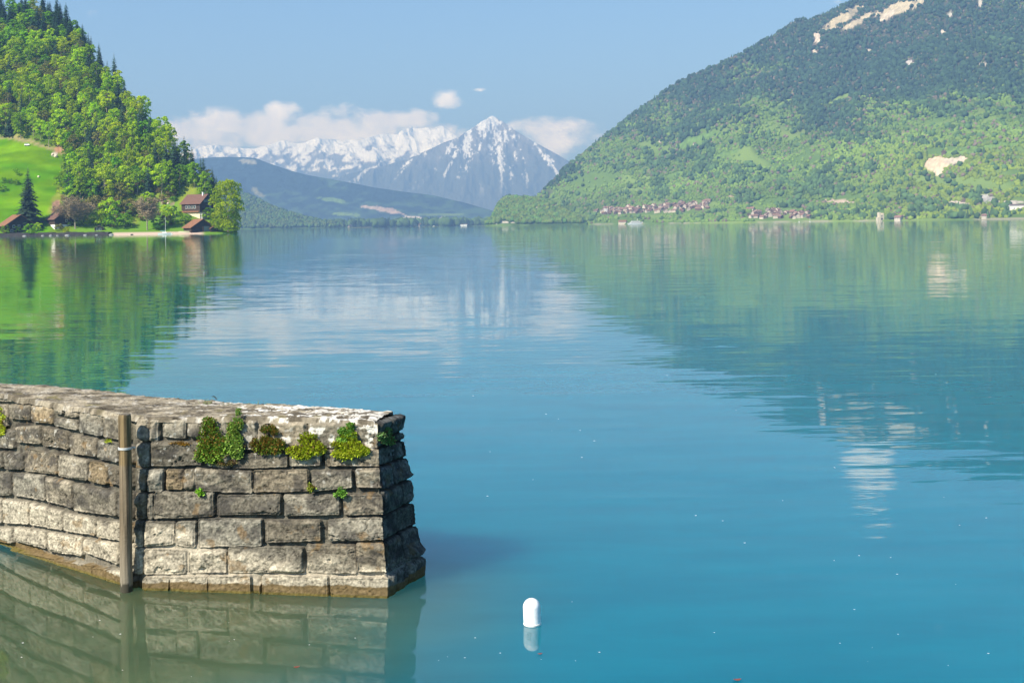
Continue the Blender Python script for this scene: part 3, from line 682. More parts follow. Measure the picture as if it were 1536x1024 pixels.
plant('small', lambda: broadleaf(94, 7.0, 3.2, 2.4, 9, 40, .45, *MIDG), 'orchard_tree', p, .8, 'tiny round tree alone in the bright green meadow', 'tree')
for j, (px, py, s_, kd, lb) in enumerate([
        (8, 350, 1.0, 1, 'low green bush in front of the brown house at the left edge'), (24, 349, .85, 0, 'pale bush under the windows of the leftmost brown house'), (46, 351, 1.3, 1, 'dark green bush hanging over the quay below the spruce'),
        (57, 346, 1.0, 0, 'bright bush between the two lakeside brown houses'), (100, 350, .8, 0, 'low bush on the quay in front of the white wall'), (88, 346, .9, 2, 'brownish bush against the white wall of the second house'),
        (36, 341, 1.1, 1, 'green bush beside the right end of the leftmost house'), (150, 338, 2.0, 0, 'large bright bush behind the little shed'), (172, 340, 2.1, 1, 'large mid green bush right of the little shed'),
        (186, 341, 1.6, 1, 'dark rounded bush just left of the second bare tree'), (165, 322, 2.2, 0, 'yellow green bush on the slope above the little shed'), (190, 322, 2.0, 2, 'brown green bush on the slope above the beach'),
        (145, 316, 2.1, 2, 'reddish brown bush beside the first bare tree'), (250, 340, 1.5, 2, 'brownish bush behind the sailboat'), (262, 336, 1.7, 1, 'green bush against the left eave of the boathouse'),
        (247, 326, 1.6, 0, 'bright bush on the grass above the sailboat'), (258, 322, 1.2, 1, 'dark green bush at the left foot of the chalet'), (282, 332, .9, 1, 'dark bush between the chalet and the boathouse roof'),
        (236, 344, 1.3, 1, 'low dark bush at the back of the beach beside the mast'), (325, 346, 1.5, 0, 'yellow green bush under the tall shore tree'), (347, 349, 1.5, 1, 'green bush at the water edge under the tall shore tree'),
        (314, 328, 1.5, 1, 'dark bush on the terrace right of the chalet'), (222, 306, 1.6, 0, 'bright bush on the slope behind the second bare tree'), (105, 300, 1.9, 0, 'bright bush at the right side of the meadow'),
        (96, 282, 2.0, 1, 'green bush at the right edge of the meadow'), (122, 286, 2.2, 0, 'yellow green bush right of the meadow below the wood'), (3, 287, .9, 1, 'dark hedge bush at the left edge of the meadow'), (6, 274, .75, 1, 'low dark hedge bush across the meadow, nearest the left edge'), (15, 275, .7, 1, 'low dark hedge bush across the meadow, middle of three'), (25, 277, .7, 1, 'low dark hedge bush across the meadow, under the tiny round tree')]):
    key = 'bush%d' % kd; p = ground(px, py); plant(key, mk[key], 'bush', p, s_, lb, 'bush', 'bushes along the left shore')

# ------------------------------------------------------------------ buildings
def gable_house(name, loc, rot, L, Wd, hw, rise, mw, mr, label, cat, group=None, base=None, over=.8, windows=(), chimney=None, extra=None, front_glass=M_glass):
    """ridge along local Y (length L), gable front at y=-L/2; base=(height, material) for a masonry ground floor"""
    root = empty(name, loc, rot); tag(root, label, cat, group); x0, y0 = Wd/2, L/2
    hb = base[0] if base else 0.0
    if base:
        b = MB(); b.box(-x0-.15, x0+.15, -y0-.15, y0+.15, -3.0, hb); b.build('ground_floor', base[1], root)
    b = MB(); z = hb+hw
    b.add([(-x0, -y0, hb-.2 if base else -3), (x0, -y0, hb-.2 if base else -3), (x0, y0, hb-.2 if base else -3), (-x0, y0, hb-.2 if base else -3), (-x0, -y0, z), (x0, -y0, z), (x0, y0, z), (-x0, y0, z), (0, -y0, z+rise), (0, y0, z+rise)],
          [(0, 3, 2, 1), (0, 1, 5, 8, 4), (2, 3, 7, 9, 6), (1, 2, 6, 5), (3, 0, 4, 7), (4, 8, 9, 7), (5, 6, 9, 8)])
    b.build('wall', mw, root)
    b = MB(); k = rise/x0; e = x0+over; t = .3
    for s_ in (-1, 1):
        q = [(0, z+rise+.1), (s_*e, z+rise+.1-k*e), (s_*e, z+rise+.1-k*e+t), (0, z+rise+.1+t)]
        v = [(a, y, zz_) for y in (-y0-over*1.5, y0+over) for a, zz_ in q]
        b.add(v, [(0, 1, 2, 3), (7, 6, 5, 4), (0, 4, 5, 1), (1, 5, 6, 2), (2, 6, 7, 3)] if s_ > 0 else [(3, 2, 1, 0), (4, 5, 6, 7), (1, 5, 4, 0), (2, 6, 5, 1), (3, 7, 6, 2)])
    roof = b.build('roof', mr, root)
    if chimney:
        b = MB(); cx_, cy_ = chimney; zt = z+rise; b.box(cx_-.5, cx_+.5, cy_-.5, cy_+.5, zt-2.2, zt+1.6); b.box(cx_-.65, cx_+.65, cy_-.65, cy_+.65, zt+1.6, zt+1.85); b.build('chimney', M_white, roof)
    for (side, u_, zz_, ww, hh) in windows:      # side f = gable front, l = left flank, r = right flank
        fr = MB(); gl = MB(); o = .05
        for B_, gr, oo in ((fr, .18, .06), (gl, 0, .12)):
            if side == 'f': B_.box(u_-ww/2-gr, u_+ww/2+gr, -y0-oo, -y0+.05, zz_-gr, zz_+hh+gr)
            elif side == 'l': B_.box(-x0-oo, -x0+.05, u_-ww/2-gr, u_+ww/2+gr, zz_-gr, zz_+hh+gr)
            else: B_.box(x0-.05, x0+oo, u_-ww/2-gr, u_+ww/2+gr, zz_-gr, zz_+hh+gr)
        wn = fr.build('window', M_white, root); gl.build('pane', front_glass, wn)
    if extra: extra(root, x0, y0, hb, z)
    return root
px_m = 880/F
p = ground(293, 322)
def chalet_extra(root, x0, y0, hb, z):
    b = MB(); b.box(-x0-1.3, -x0-.02, -y0, y0, hb-.15, hb+.05); b.box(-x0-1.3, -x0-1.2, -y0, y0, hb+.05, hb+1.0); b.build('balcony', M_tile2, root)
    b = MB(); b.box(-x0+.5, x0-.5, -y0-2.6, -y0-.2, -6, hb-1.2); b.build('terrace_wall', M_concrete, root)
    b = MB(); b.box(-1.8, 1.2, -y0-.12, -y0+.02, hb+.1, hb+3.0); b.box(-3.2, 3.2, -y0-.12, -y0+.02, z+.4, z+2.4); b.build('gable_boards', M_grey, root)
gable_house('chalet', (p[0]+0.5, p[1]+5, p[2]-1.2), math.radians(57), 20, 14, 7.0, 6.4, M_timber, M_tile,
            'dark timber chalet with cream ground floor and reddish roof on the slope above the boathouse', 'house', base=(3.0, M_cream), over=1.2, chimney=(-.9, -7),
            windows=[('l', -4.5, 6.0, 1.9, 1.9), ('l', -1.6, 6.0, 1.9, 1.9), ('l', 1.6, 6.0, 1.9, 1.9), ('l', 4.6, 6.0, 1.9, 1.9), ('f', 3.2, 5.6, 1.5, 2.0)], extra=chalet_extra)
def boat_extra(root, x0, y0, hb, z):
    b = MB(); b.box(-x0+1.2, x0*.05, -y0-.10, -y0+.02, -.2, 2.9); b.build('opening', M_quay, root)
    b = MB(); b.box(x0*.15, x0*.75, -y0-.15, -y0+.02, 1.0, 4.8); b.build('door', M_grey, root)
    b = MB(); b.box(x0*.0, x0*.12, -y0-.12, -y0+.02, 0, 4.6); b.build('post', M_tile2, root)
p = at(294, 350, 868)
gable_house('boathouse', (p[0], 875, .6), math.radians(38), 14, 17, 4.2, 5.6, M_timber, M_tile2, 'low brown boathouse with orange red roof at the water below the chalet', 'boathouse', over=1.2, windows=[], extra=boat_extra)
p = at(318, 349, 870)
gable_house('shed', (p[0], 874, .6), math.radians(30), 5, 5.5, 3.0, 1.6, M_timber, M_tile2, 'small dark shed with reddish roof between boathouse and tall tree', 'shed', over=.6)
p = ground(14, 349)
gable_house('timber_house', (p[0]+2.2, p[1]+8, 2.0), math.radians(38), 18, 21, 6.0, 7.4, M_timber, M_tile2, 'brown timber house with orange brown roof at the left edge of the photo', 'house', over=1.4,
            windows=[('f', -4.6, 4.2, 1.3, 1.7), ('f', -1.0, 4.2, 1.3, 1.7), ('f', 3.0, 4.2, 1.3, 1.7), ('f', -6, 1.2, 1.3, 1.6)])
p = ground(84, 344)
gable_house('lake_house', (p[0]+.5, p[1]+11, 3.6), math.radians(42), 16, 17, 4.4, 6.4, M_timber, M_tile, 'dark brown house with white ground floor half hidden behind the wide bare tree', 'house', base=(4.4, M_white), over=1.3,
            windows=[('f', -3.6, 1.6, 1.3, 1.5), ('f', 0, 1.6, 1.3, 1.5), ('f', 3.6, 1.6, 1.3, 1.5), ('f', 0, 6.6, 1.3, 1.5)])
p = ground(147, 346)
gable_house('shed', (p[0], p[1]+2, p[2]), math.radians(20), 4, 6.0, 2.0, 1.3, M_timber, M_tile3, 'tiny dark hut with white door on the quay right of the wide bare tree', 'shed', over=.5, windows=[('f', -1.2, .2, 1.1, 1.6), ('f', .8, .2, 1.1, 1.6)])
# quay wall
b = MB(); xa = ae(-260, 350)[0]; xb = ae(163, 350)[0]
nseg = 40
for i in range(nseg):
    a0 = xa+(xb-xa)*i/nseg; a1 = xa+(xb-xa)*(i+1)/nseg; Ya = np.interp(a0*F+768, [-700, 0, 170], [800, 845, 850]); Yb = np.interp(a1*F+768, [-700, 0, 170], [800, 845, 850]); h_ = 2.3+.25*math.sin(i*1.7)
    q0 = (a0*Ya, Ya); q1 = (a1*Yb, Yb)
    b.add([(q0[0], q0[1]-1, -1), (q1[0]-.02, q1[1]-1, -1), (q1[0]-.02, q1[1]+7, -1), (q0[0], q0[1]+7, -1), (q0[0], q0[1]-.6, h_), (q1[0]-.02, q1[1]-.6, h_), (q1[0]-.02, q1[1]+7, h_), (q0[0], q0[1]+7, h_)],
          [(3, 2, 1, 0), (4, 5, 6, 7), (0, 1, 5, 4), (1, 2, 6, 5), (2, 3, 7, 6), (3, 0, 4, 7)])
qw = b.build('quay_wall', M_quay); tag(qw, 'long dark stone quay wall at the water below the lakeside houses', 'wall')
for j, (px, r_) in enumerate([(37, 1.0), (64, .8), (76, .9), (86, .7), (101, 1.1), (128, .9), (145, .7), (167, 1.2), (198, .7)]):
    a_, _ = ae(px, 352); Yq = 842 if px < 165 else 846
    v = IV*np.array((r_*1.5, r_, r_*.6))*(1+.25*fbm(IV[:, 0:1]*2+j, IV[:, 1:2]*2, 0, 2, j)); me = np_mesh('boulder', v, IF, M_concrete if px != 198 else M_quay, smooth=False)
    tag(link(me, 'boulder', None, (a_*Yq, Yq, .2)), 'pale boulder at the waterline under the quay' if px < 165 else ('pale boulder at the left end of the beach' if px == 167 else 'dark stone lying alone on the left half of the beach'), 'boulder', 'boulders under the quay' if px < 165 else None)
# sailboat
root = empty('sailboat', (ae(247, 352)[0]*838, 838, 0), math.radians(4)); tag(root, 'small white sailboat with bare mast moored off the beach', 'sailboat')
def hull_mesh(L, B, Hh, n=13):
    v = []; f = []
    for i in range(n):
        t = i/(n-1); x_ = -L/2+L*t; w_ = B/2*(math.sin(math.pi*min(1, .25+.75*t*1.0))**.7 if t < 1 else 0)*(1-.05*t); w_ = B/2*(1-(max(0, t-.35)/.65)**2.2)*(.8+.2*min(1, t/.35))
        sh_ = Hh*(1+.25*(t-.3)**2*2)
        v += [(x_, -w_, sh_), (x_, -w_*.8, -.1), (x_, 0, -.35), (x_, w_*.8, -.1), (x_, w_, sh_)]
    for i in range(n-1):
        for k in range(4): a = i*5+k; f.append((a, a+1, a+6, a+5))
        f.append((i*5+4, i*5, i*5+5, i*5+9))
    f.append((0, 4, 3, 2, 1)); return v, f
b = MB(); v, f = hull_mesh(9.0, 2.8, 1.0); b.add(v, f); b.build('hull', M_hull, root)
b = MB(); b.add([(-1.6, -.9, .9), (1.9, -.6, .9), (1.9, .6, .9), (-1.6, .9, .9), (-1.4, -.75, 1.7), (1.2, -.45, 1.55), (1.2, .45, 1.55), (-1.4, .75, 1.7)], [(4, 5, 6, 7), (0, 1, 5, 4), (1, 2, 6, 5), (2, 3, 7, 6), (3, 0, 4, 7)]); b.build('cabin', M_hull, root)
b = MB(); b.tube([(.6, 0, 1), (.6, 0, 12.2)], [.13, .09], 8); b.build('mast', M_white, root)
b = MB(); b.tube([(.5, 0, 2.3), (-3.0, 0, 2.3)], .2, 8); b.build('boom', M_sail, root)
tag(link(np_mesh('mooring_float', IV*.45, IF, M_white, smooth=True), 'mooring_float', None, (ae(258, 352)[0]*838, 838, .3)), 'round white float beside the sailboat', 'float')
# upturned rowing boat on the beach
b = MB(); v, f = hull_mesh(7.5, 1.8, .7); b.add([(a, bb, 1.1-c_) for a, bb, c_ in v], [tuple(reversed(q)) for q in f])
o = b.build('rowing_boat', mat('boat_cream', (.55, .5, .32), .6), loc=(ae(276, 349)[0]*858, 858, .55), rot=(0, 0, .1)); tag(o, 'pale upturned rowing boat on the sand beside the boathouse', 'boat')
# parked vehicle at the top of the meadow
p = ground(41, 219); root = empty('parked_car', p, math.radians(-8)); tag(root, 'small white vehicle parked at the top edge of the meadow', 'car')
b = MB(); b.box(-2.4, 2.4, -.9, .9, .45, 1.3); b.add([(-2.2, -.85, 1.3), (1.6, -.85, 1.3), (1.6, .85, 1.3), (-2.2, .85, 1.3), (-1.9, -.75, 2.1), (.8, -.75, 2.1), (.8, .75, 2.1), (-1.9, .75, 2.1)], [(4, 5, 6, 7), (0, 1, 5, 4), (1, 2, 6, 5), (2, 3, 7, 6), (3, 0, 4, 7)]); b.build('body', M_white, root)
b = MB(); b.box(-1.8, .9, -.87, -.80, 1.4, 1.95); b.build('window', M_glass, root)
for sx in (-1.5, 1.5):
    for sy in (-.9, .9):
        b = MB(); b.tube([(sx, sy-.1, .4), (sx, sy+.1, .4)], .4, 10); b.build('wheel', M_quay, root)
for j, (px, py, r_) in enumerate([(84, 236, 1.6), (79, 233, 1.1), (58, 266, .9), (252, 306, .8)]):
    p = ground(px, py); v = IV*np.array((r_, r_, r_))*(1+.3*fbm(IV[:, 0:1]*2+j, IV[:, 1:2]*2, 0, 2, j+9))
    tag(link(np_mesh('boulder', v, IF, M_cream), 'boulder', None, p+np.array((0, 0, r_*.5))), ['large pale boulder on the earth bank right of the meadow', 'smaller pale boulder on the earth bank right of the meadow', 'pale stone in the meadow left of the bushes', 'white stone on the grass left of the chalet'][j], 'boulder')

# ------------------------------------------------------------------ villages across the lake
M_vw = mat('village_wall', (.55, .48, .40), .85, rnd=.4); M_vw2 = mat('village_dark', (.12, .08, .06), .85, rnd=.3)
M_vr = mat('village_roof', (.22, .13, .10), .85, rnd=.4, hue=.015); M_vwin = mat('village_window', (.06, .07, .08), .3)
def village_mesh(Wd, L, hw, rise, k):
    b = MB(); x0, y0 = Wd/2, L/2; z = hw
    b.add([(-x0, -y0, -4), (x0, -y0, -4), (x0, y0, -4), (-x0, y0, -4), (-x0, -y0, z), (x0, -y0, z), (x0, y0, z), (-x0, y0, z), (0, -y0, z+rise), (0, y0, z+rise)],
          [(0, 3, 2, 1), (0, 1, 5, 8, 4), (2, 3, 7, 9, 6), (1, 2, 6, 5), (3, 0, 4, 7)], 0)
    kk_ = rise/x0; e = x0+1.1
    for s_ in (-1, 1):
        q = [(0, z+rise+.1), (s_*e, z+rise+.1-kk_*e), (s_*e, z+rise+.5-kk_*e), (0, z+rise+.5)]
        v = [(a, y, zz_) for y in (-y0-1.2, y0+1) for a, zz_ in q]
        b.add(v, [(0, 1, 2, 3), (7, 6, 5, 4), (0, 4, 5, 1), (1, 5, 6, 2), (2, 6, 7, 3)] if s_ > 0 else [(3, 2, 1, 0), (4, 5, 6, 7), (1, 5, 4, 0), (2, 6, 5, 1), (3, 7, 6, 2)], 1)
    for fl in range(2):
        for c_ in range(3):
            xx = -x0+Wd*(c_+.5)/3; zq = 1+fl*2.8
            b.box(xx-.6, xx+.6, -y0-.08, -y0+.05, zq, zq+1.4, 2); b.box(-x0-.08, -x0+.05, -y0+L*(c_+.5)/3-.6, -y0+L*(c_+.5)/3+.6, zq, zq+1.4, 2)
    b.box(x0*.3, x0*.3+1, 0, 1, z+rise*.5, z+rise+1.2, 0)
    return b
VW = (0, 1, 2, 2, 3)
VM = []
for k, (a, l_, h_, r_) in enumerate([(11, 13, 5.6, 3.6), (13, 15, 6.6, 4.2), (9, 11, 5, 3.2), (12, 18, 6, 4)]):
    o = village_mesh(a, l_, h_, r_, k).build('house', [M_vw if k != 2 else M_vw2, M_vr, M_vwin]); VM.append(o.data); bpy.data.objects.remove(o)
rv = random.Random(8)
def village(h, spots, label, group, smin=.8, smax=1.15):
    for (px, py) in spots:
        p = h.hit(px, py); o = link(VM[rv.choice(VW)], 'village_house', None, (p[0], p[1], p[2]), (0, 0, math.radians(rv.uniform(-70, 70)))); s_ = rv.uniform(smin, smax); o.scale = (s_, s_, s_)
        tag(o, label, 'house', group)
def cluster(n, x0, x1, fy, dy, mind=3.6):
    out = []; t = 0
    while len(out) < n and t < 4000:
        t += 1; x_ = rv.uniform(x0, x1); y_ = fy(x_)+rv.uniform(-dy(x_), dy(x_))
        if all(abs(x_-a)/mind+abs(y_-b_)/(mind*.42) > 1 for a, b_ in out): out.append((x_, y_))
    return out
village(right, cluster(120, 893, 1062, lambda x_: np.interp(x_, [893, 960, 1062], [318, 315.5, 309]), lambda x_: np.interp(x_, [893, 960, 1030, 1062], [4, 4.5, 7, 5])),
        'small pale house with reddish brown roof in the long village across the lake', 'houses of the hillside village')
village(right, cluster(30, 1120, 1172, lambda x_: 322, lambda x_: 6, 3.6)+cluster(16, 1172, 1216, lambda x_: 324, lambda x_: 4, 4.2), 'small house with a pinkish roof in the shoreside village right of the hillside village', 'houses of the shoreside village')
village(head, cluster(22, 792, 868, lambda x_: np.interp(x_, [792, 868], [315, 307]), lambda x_: 2.2, 4), 'small brown roofed house in the row above the wooded headland', 'houses above the headland', .8, 1.0)
for (px, py, s_, lb) in [(1176, 284, 1.0, 'single dark house in a clearing high above the shoreside village'), (990, 213, .8, 'tiny lone house high on the green mountainside near its left edge'), (1042, 217, .8, 'tiny pale hut in the middle of the green mountainside'),
                         (1095, 258, .7, 'tiny white hut low on the green mountainside'), (949, 305, 1.2, 'dark barn above the middle of the hillside village'), (1348, 330, 1.2, 'low red roofed boathouse on the shore right of the white ruin'), (1416, 231, 1.2, 'dark barn at the top of the pale quarry'), (1442, 324, 1.0, 'small pale house on the right shore below the road wall'), (1478, 327, 1.0, 'small house at the shore near the right edge')]:
    p = right.hit(px, py); o = link(VM[2 if 'dark' in lb else 0], 'lone_house', None, p, (0, 0, rv.uniform(-1, 1))); o.scale = (s_,)*3; tag(o, lb, 'house')
# church with a white tower in the hillside village
p = right.hit(909, 321); root = empty('church', p, .3); tag(root, 'white church with a square tower at the left end of the hillside village', 'church')
b = MB(); b.box(-4, 4, -4, 4, -4, 19); b.build('tower', M_white, root)
b = MB(); b.add([(-4.6, -4.6, 19), (4.6, -4.6, 19), (4.6, 4.6, 19), (-4.6, 4.6, 19), (0, 0, 26)], [(3, 2, 1, 0), (0, 1, 4), (1, 2, 4), (2, 3, 4), (3, 0, 4)]); b.build('spire', M_vr, root)
o = village_mesh(11, 18, 8, 5, 0).build('nave', [M_white, M_vr, M_vwin], root, loc=(8, 3, 0), rot=(0, 0, 1.3))
# the shore building with the red roof and the white passenger ship
p = right.hit(934, 336); root = gable_house('station_house', (p[0], p[1], 1.5), 1.2, 24, 13, 7, 5, M_cream, M_tile2, 'large cream house with red roof on the shore left of the white ship', 'house', windows=[('l', q, zq, 1.6, 1.8) for q in (-9, -5, -1, 3, 7) for zq in (1, 4)])
p = on_water(956, 337.6); Ysh = 3720; root = empty('passenger_ship', (ae(956, 336)[0]*Ysh, Ysh, 0), math.radians(3)); tag(root, 'white passenger ship lying at the shore below the hillside village', 'ship')
root.scale = (1.15, 1.15, 1.25); b = MB(); v, f = hull_mesh(52, 9, 3.2); b.add(v, f); b.build('hull', M_white, root)
b = MB(); b.box(-20, 14, -3.8, 3.8, 3.0, 5.8); b.build('lower_deck', M_white, root)
b = MB(); b.box(-16, 6, -3.4, 3.4, 5.8, 8.2); b.box(-17, 8, -3.6, 3.6, 8.2, 8.5); b.build('upper_deck', M_white, root)
b = MB(); b.box(-18, 12, -3.9, -3.7, 3.9, 5.0); b.box(-14, 4, -3.5, -3.3, 6.5, 7.6); b.build('windows_band', M_glass, root)
b = MB(); b.tube([(0, 0, 8), (0, 0, 14)], .5, 8); b.build('mast', M_white, root)
# pale ruin, white hall, far shore buildings
p = right.hit(1321, 330); root = empty('ruin', (p[0], p[1], 1), .2); tag(root, 'pale square stone tower with notched top on the right shore', 'tower')
b = MB(); b.box(-6, 6, -6, 6, -3, 16); b.box(-6, -3, -6, 6, 16, 21); b.box(3, 6, -6, 6, 16, 19); b.box(-10, -6.1, -5, 5, -3, 9); b.build('wall', M_cream, root)
b = MB(); b.box(-2, 2, -6.3, -5.9, 2, 7); b.box(-1, 1, -6.3, -5.9, 10, 13); b.build('opening', M_quay, root)
p = right.hit(1527, 316); gable_house('white_hall', (p[0]+8, p[1]+8, p[2]), math.radians(80), 46, 16, 12, 3, M_white, M_tile3, 'large white hall at the right edge of the photo above the shore', 'building', windows=[('l', q, 4, 3, 2) for q in (-18, -10, -2, 6, 14)])
p = right.hit(1205, 330)
for q, (px, lb) in enumerate([(1196, 'tall slender mast in the small harbour, left of two'), (1212, 'tall slender mast in the small harbour, right of two')]):
    p = right.hit(px, 331); b = MB(); b.tube([(0, 0, 0), (0, 0, 14)], [.35, .2], 6); b.tube([(-3, 0, 1.0), (0, 0, .6), (3, 0, 1.0)], [.1, .9, .1], 8); tag(b.build('yacht', M_white, loc=(p[0], p[1]-20, 0)), lb.replace('tall slender mast', 'tiny white yacht'), 'boat')
FB = [(372, 334, 'v', 'small white house at the foot of the spur beside the leafy tree'), (385, 336, 'v', 'small house at the left end of the far flat shore'), (484, 333, 'hall', 'long white building behind trees left of centre on the far shore'), (467, 338, 'hall', 'low pale shed on the bare ground of the far shore'),
      (650, 334, 'tower', 'slim white tower on the far shore left of the large grey block'), (664, 334, 'block', 'tall grey apartment block below the pyramid mountain'), (693, 340, 'hall', 'low white buildings on the far shore right of the grey block'), (630, 339, 'v', 'small pale house at the far shore left of the slim tower'),
      (617, 340, 'v', 'small white house at the middle of the far shore'), (503, 339, 'v', 'small white house at the waterline left of centre on the far shore'), (525, 340, 'v', 'little house between trees near the middle of the far shore')]
for (px, py, kd, lb) in FB:
    Yf = 5960; a_, e_ = ae(px, py); pos = (a_*Yf, Yf, 1.0)
    if kd == 'v': o = link(VM[0], 'village_house', None, pos, (0, 0, .6)); o.scale = (1.6,)*3; tag(o, lb, 'house'); continue
    if kd == 'hall': gable_house('long_building', pos, math.radians(85), 52, 16, 8 if py > 336 else 24, 3, M_white, M_tile3, lb, 'building'); continue
    root = empty('tower_block' if kd == 'block' else 'slim_tower', (a_*6100, 6100, 1)); tag(root, lb, 'building')
    b = MB(); wd_, hh_ = (16, 44) if kd == 'block' else (5, 28)
    b.box(-wd_, wd_, -8, 8, -2, hh_)
    b.build('wall', M_concrete if kd == 'block' else M_white, root)
    b = MB(); b.box(-wd_*.5, wd_*.5, -5, 5, hh_, hh_+6); b.build('roof', M_concrete, root)
    if kd == 'block':
        for fl in range(6):
            b = MB(); b.box(-wd_+2, wd_-2, -8.3, -7.9, 4+fl*6, 6.5+fl*6); b.build('window', M_glass, root)
b = MB(); a0, a1 = ae(444, 341)[0], ae(480, 341)[0]; nb_ = 14
for i in range(nb_):
    t0, t1 = i/nb_, (i+1)/nb_; hq = lambda t: 14*math.sin(math.pi*min(1, t*1.02))**.7+.5; x0_, x1_ = (a0+(a1-a0)*t0)*5930, (a0+(a1-a0)*t1)*5930
    b.add([(x0_, 5900, -1), (x1_, 5900, -1), (x1_, 5980, -1), (x0_, 5980, -1), (x0_, 5940, hq(t0)), (x1_, 5940, hq(t1))], [(0, 1, 5, 4), (2, 3, 4, 5), (0, 4, 3), (1, 2, 5)])
tag(b.build('gravel_heap', M_sand), 'pale gravel heap on the far flat shore left of centre', 'gravel heap')

# ------------------------------------------------------------------ the stone wall in the foreground
B0 = on_water(205, 884)[:2]; BL = on_water(0, 820)[:2]; BC = on_water(581, 897)[:2]; BE = on_water(636, 862)[:2]
TOPZ = 1.55; BAT = .085
dl = (B0-BL)/np.linalg.norm(B0-BL); BL2 = B0 - dl*4.4
def nin(d): return np.array((-d[1], d[0]))         # inward normal of a face whose base runs left to right
dR = (BC-B0)/np.linalg.norm(BC-B0); LR = np.linalg.norm(BC-B0)
def plane_hit(px, py, P0, d):
    """ray against the battered face plane -> s along base, z"""
    a, e = ae(px, py); n2d = nin(d)
    # point = t*(a,1,e)+(0,0,H);  dot(n,(xy-P0)) = BAT*z
    A_ = n2d[0]*a+n2d[1] - BAT*e; B_ = n2d@P0 + BAT*CAM_H; t = B_/A_
    x_, y_, z_ = a*t, t, CAM_H+e*t; q = np.array((x_, y_)); return float((q-P0)@d), float(z_), q
stones = []   # (zone, 4 corners (s,z): tl,tr,bl,br)
def add_st(rows, ox, oy, sc, P0, d, zone):
    for (xl, xr, ytl, ytr, ybl, ybr) in rows:
        c4 = []
        for (x_, y_) in ((xl, ytl), (xr, ytr), (xl, ybl), (xr, ybr)):
            s_, z_, _ = plane_hit(ox+x_/sc, oy+y_/sc, P0, d); c4.append((s_, z_))
        
        c4 = [(LR+.03 if (zone in (1, 2) and s_ > LR-.16) else s_, z_) for s_, z_ in c4]; stones.append((zone, c4))
LZ = [(-100, 185, 78, 85, 150, 160), (195, 370, 80, 90, 160, 165), (385, 540, 90, 105, 165, 178), (550, 690, 110, 130, 185, 200), (698, 905, 140, 150, 215, 240), (915, 995, 160, 170, 235, 240), (1005, 1275, 180, 185, 245, 255),
      (80, 295, 165, 170, 320, 340), (300, 510, 172, 185, 350, 375), (518, 610, 190, 200, 275, 285), (620, 745, 205, 222, 300, 315), (520, 745, 290, 315, 385, 435), (760, 980, 235, 255, 445, 490), (990, 1250, 262, 275, 500, 540), (-80, 70, 170, 170, 390, 400),
      (-90, 130, 400, 410, 590, 610), (145, 385, 380, 370, 545, 570), (400, 650, 378, 430, 575, 620), (665, 925, 450, 500, 660, 690), (935, 1130, 505, 545, 700, 745), (1140, 1275, 550, 570, 745, 760),
      (-90, 25, 620, 620, 790, 790), (30, 220, 625, 640, 805, 812), (228, 548, 580, 640, 820, 860), (552, 840, 645, 700, 870, 920), (852, 1025, 705, 740, 930, 955), (1035, 1270, 760, 775, 950, 985)]
LZ2 = [(-90, 100, -70, -65, 160, 160), (110, 425, -75, -55, 160, 215), (432, 685, -40, 15, 215, 290), (692, 1110, 20, 110, 305, 365), (1118, 1270, 120, 130, 360, 385),
       (-90, 5, 180, 180, 430, 430), (12, 265, 180, 200, 430, 440), (272, 590, 210, 290, 445, 495), (598, 905, 300, 365, 500, 550), (915, 1260, 380, 395, 560, 615),
       (-90, 105, 455, 455, 590, 625), (115, 430, 440, 490, 590, 675), (440, 775, 495, 540, 695, 745), (785, 1125, 560, 600, 700, 825), (1135, 1280, 600, 610, 825, 840)]
add_st(LZ, 0, 580, 6.4, B0, dl, 0); add_st(LZ2, 0, 720, 6.4, B0, dl, 0)
add_st([(-120, 165, 655, 675, 1100, 1100), (170, 530, 680, 750, 1100, 1100), (535, 880, 765, 815, 1150, 1150), (885, 1010, 835, 850, 1200, 1200), (1018, 1280, 860, 870, 1200, 1200)], 0, 720, 6.4, B0, dl, 2)
RZ = [(-20, 265, 75, 75, 135, 145), (275, 700, 100, 110, 152, 162), (20, 170, 155, 160, 380, 400), (180, 275, 160, 170, 390, 395), (315, 560, 165, 180, 360, 375), (570, 700, 180, 190, 350, 370), (705, 985, 120, 130, 490, 490), (995, 1290, 120, 130, 480, 480),
      (20, 190, 420, 420, 640, 650), (200, 720, 400, 395, 640, 630), (765, 1010, 510, 505, 640, 660), (20, 160, 665, 665, 870, 870), (170, 325, 665, 670, 880, 880), (360, 525, 670, 670, 865, 865), (535, 640, 670, 670, 860, 860), (640, 1215, 655, 685, 880, 900)]
RZ2 = [(20, 165, 0, 0, 250, 250), (175, 232, 8, 5, 250, 255), (240, 835, -12, -12, 252, 225), (20, 140, 265, 265, 515, 515), (150, 445, 265, 280, 515, 495), (460, 655, 280, 270, 500, 525), (680, 1305, 240, 250, 520, 510), (20, 145, 530, 530, 780, 780), (155, 565, 530, 545, 785, 775), (585, 955, 560, 545, 765, 770)]
add_st(RZ, 190, 600, 6.4, B0, dR, 1); add_st(RZ2, 190, 740, 6.4, B0, dR, 1)
RY = [(115, 470, 190, 195, 430, 430), (480, 1010, 190, 200, 430, 430), (5, 100, 190, 190, 440, 440), (-240, 275, 475, 480, 610, 600), (295, 585, 440, 445, 590, 590), (620, 1010, 440, 435, 590, 590), (-46, 455, 625, 620, 820, 815), (490, 870, 630, 620, 820, 785), (900, 1030, 610, 600, 780, 780)]
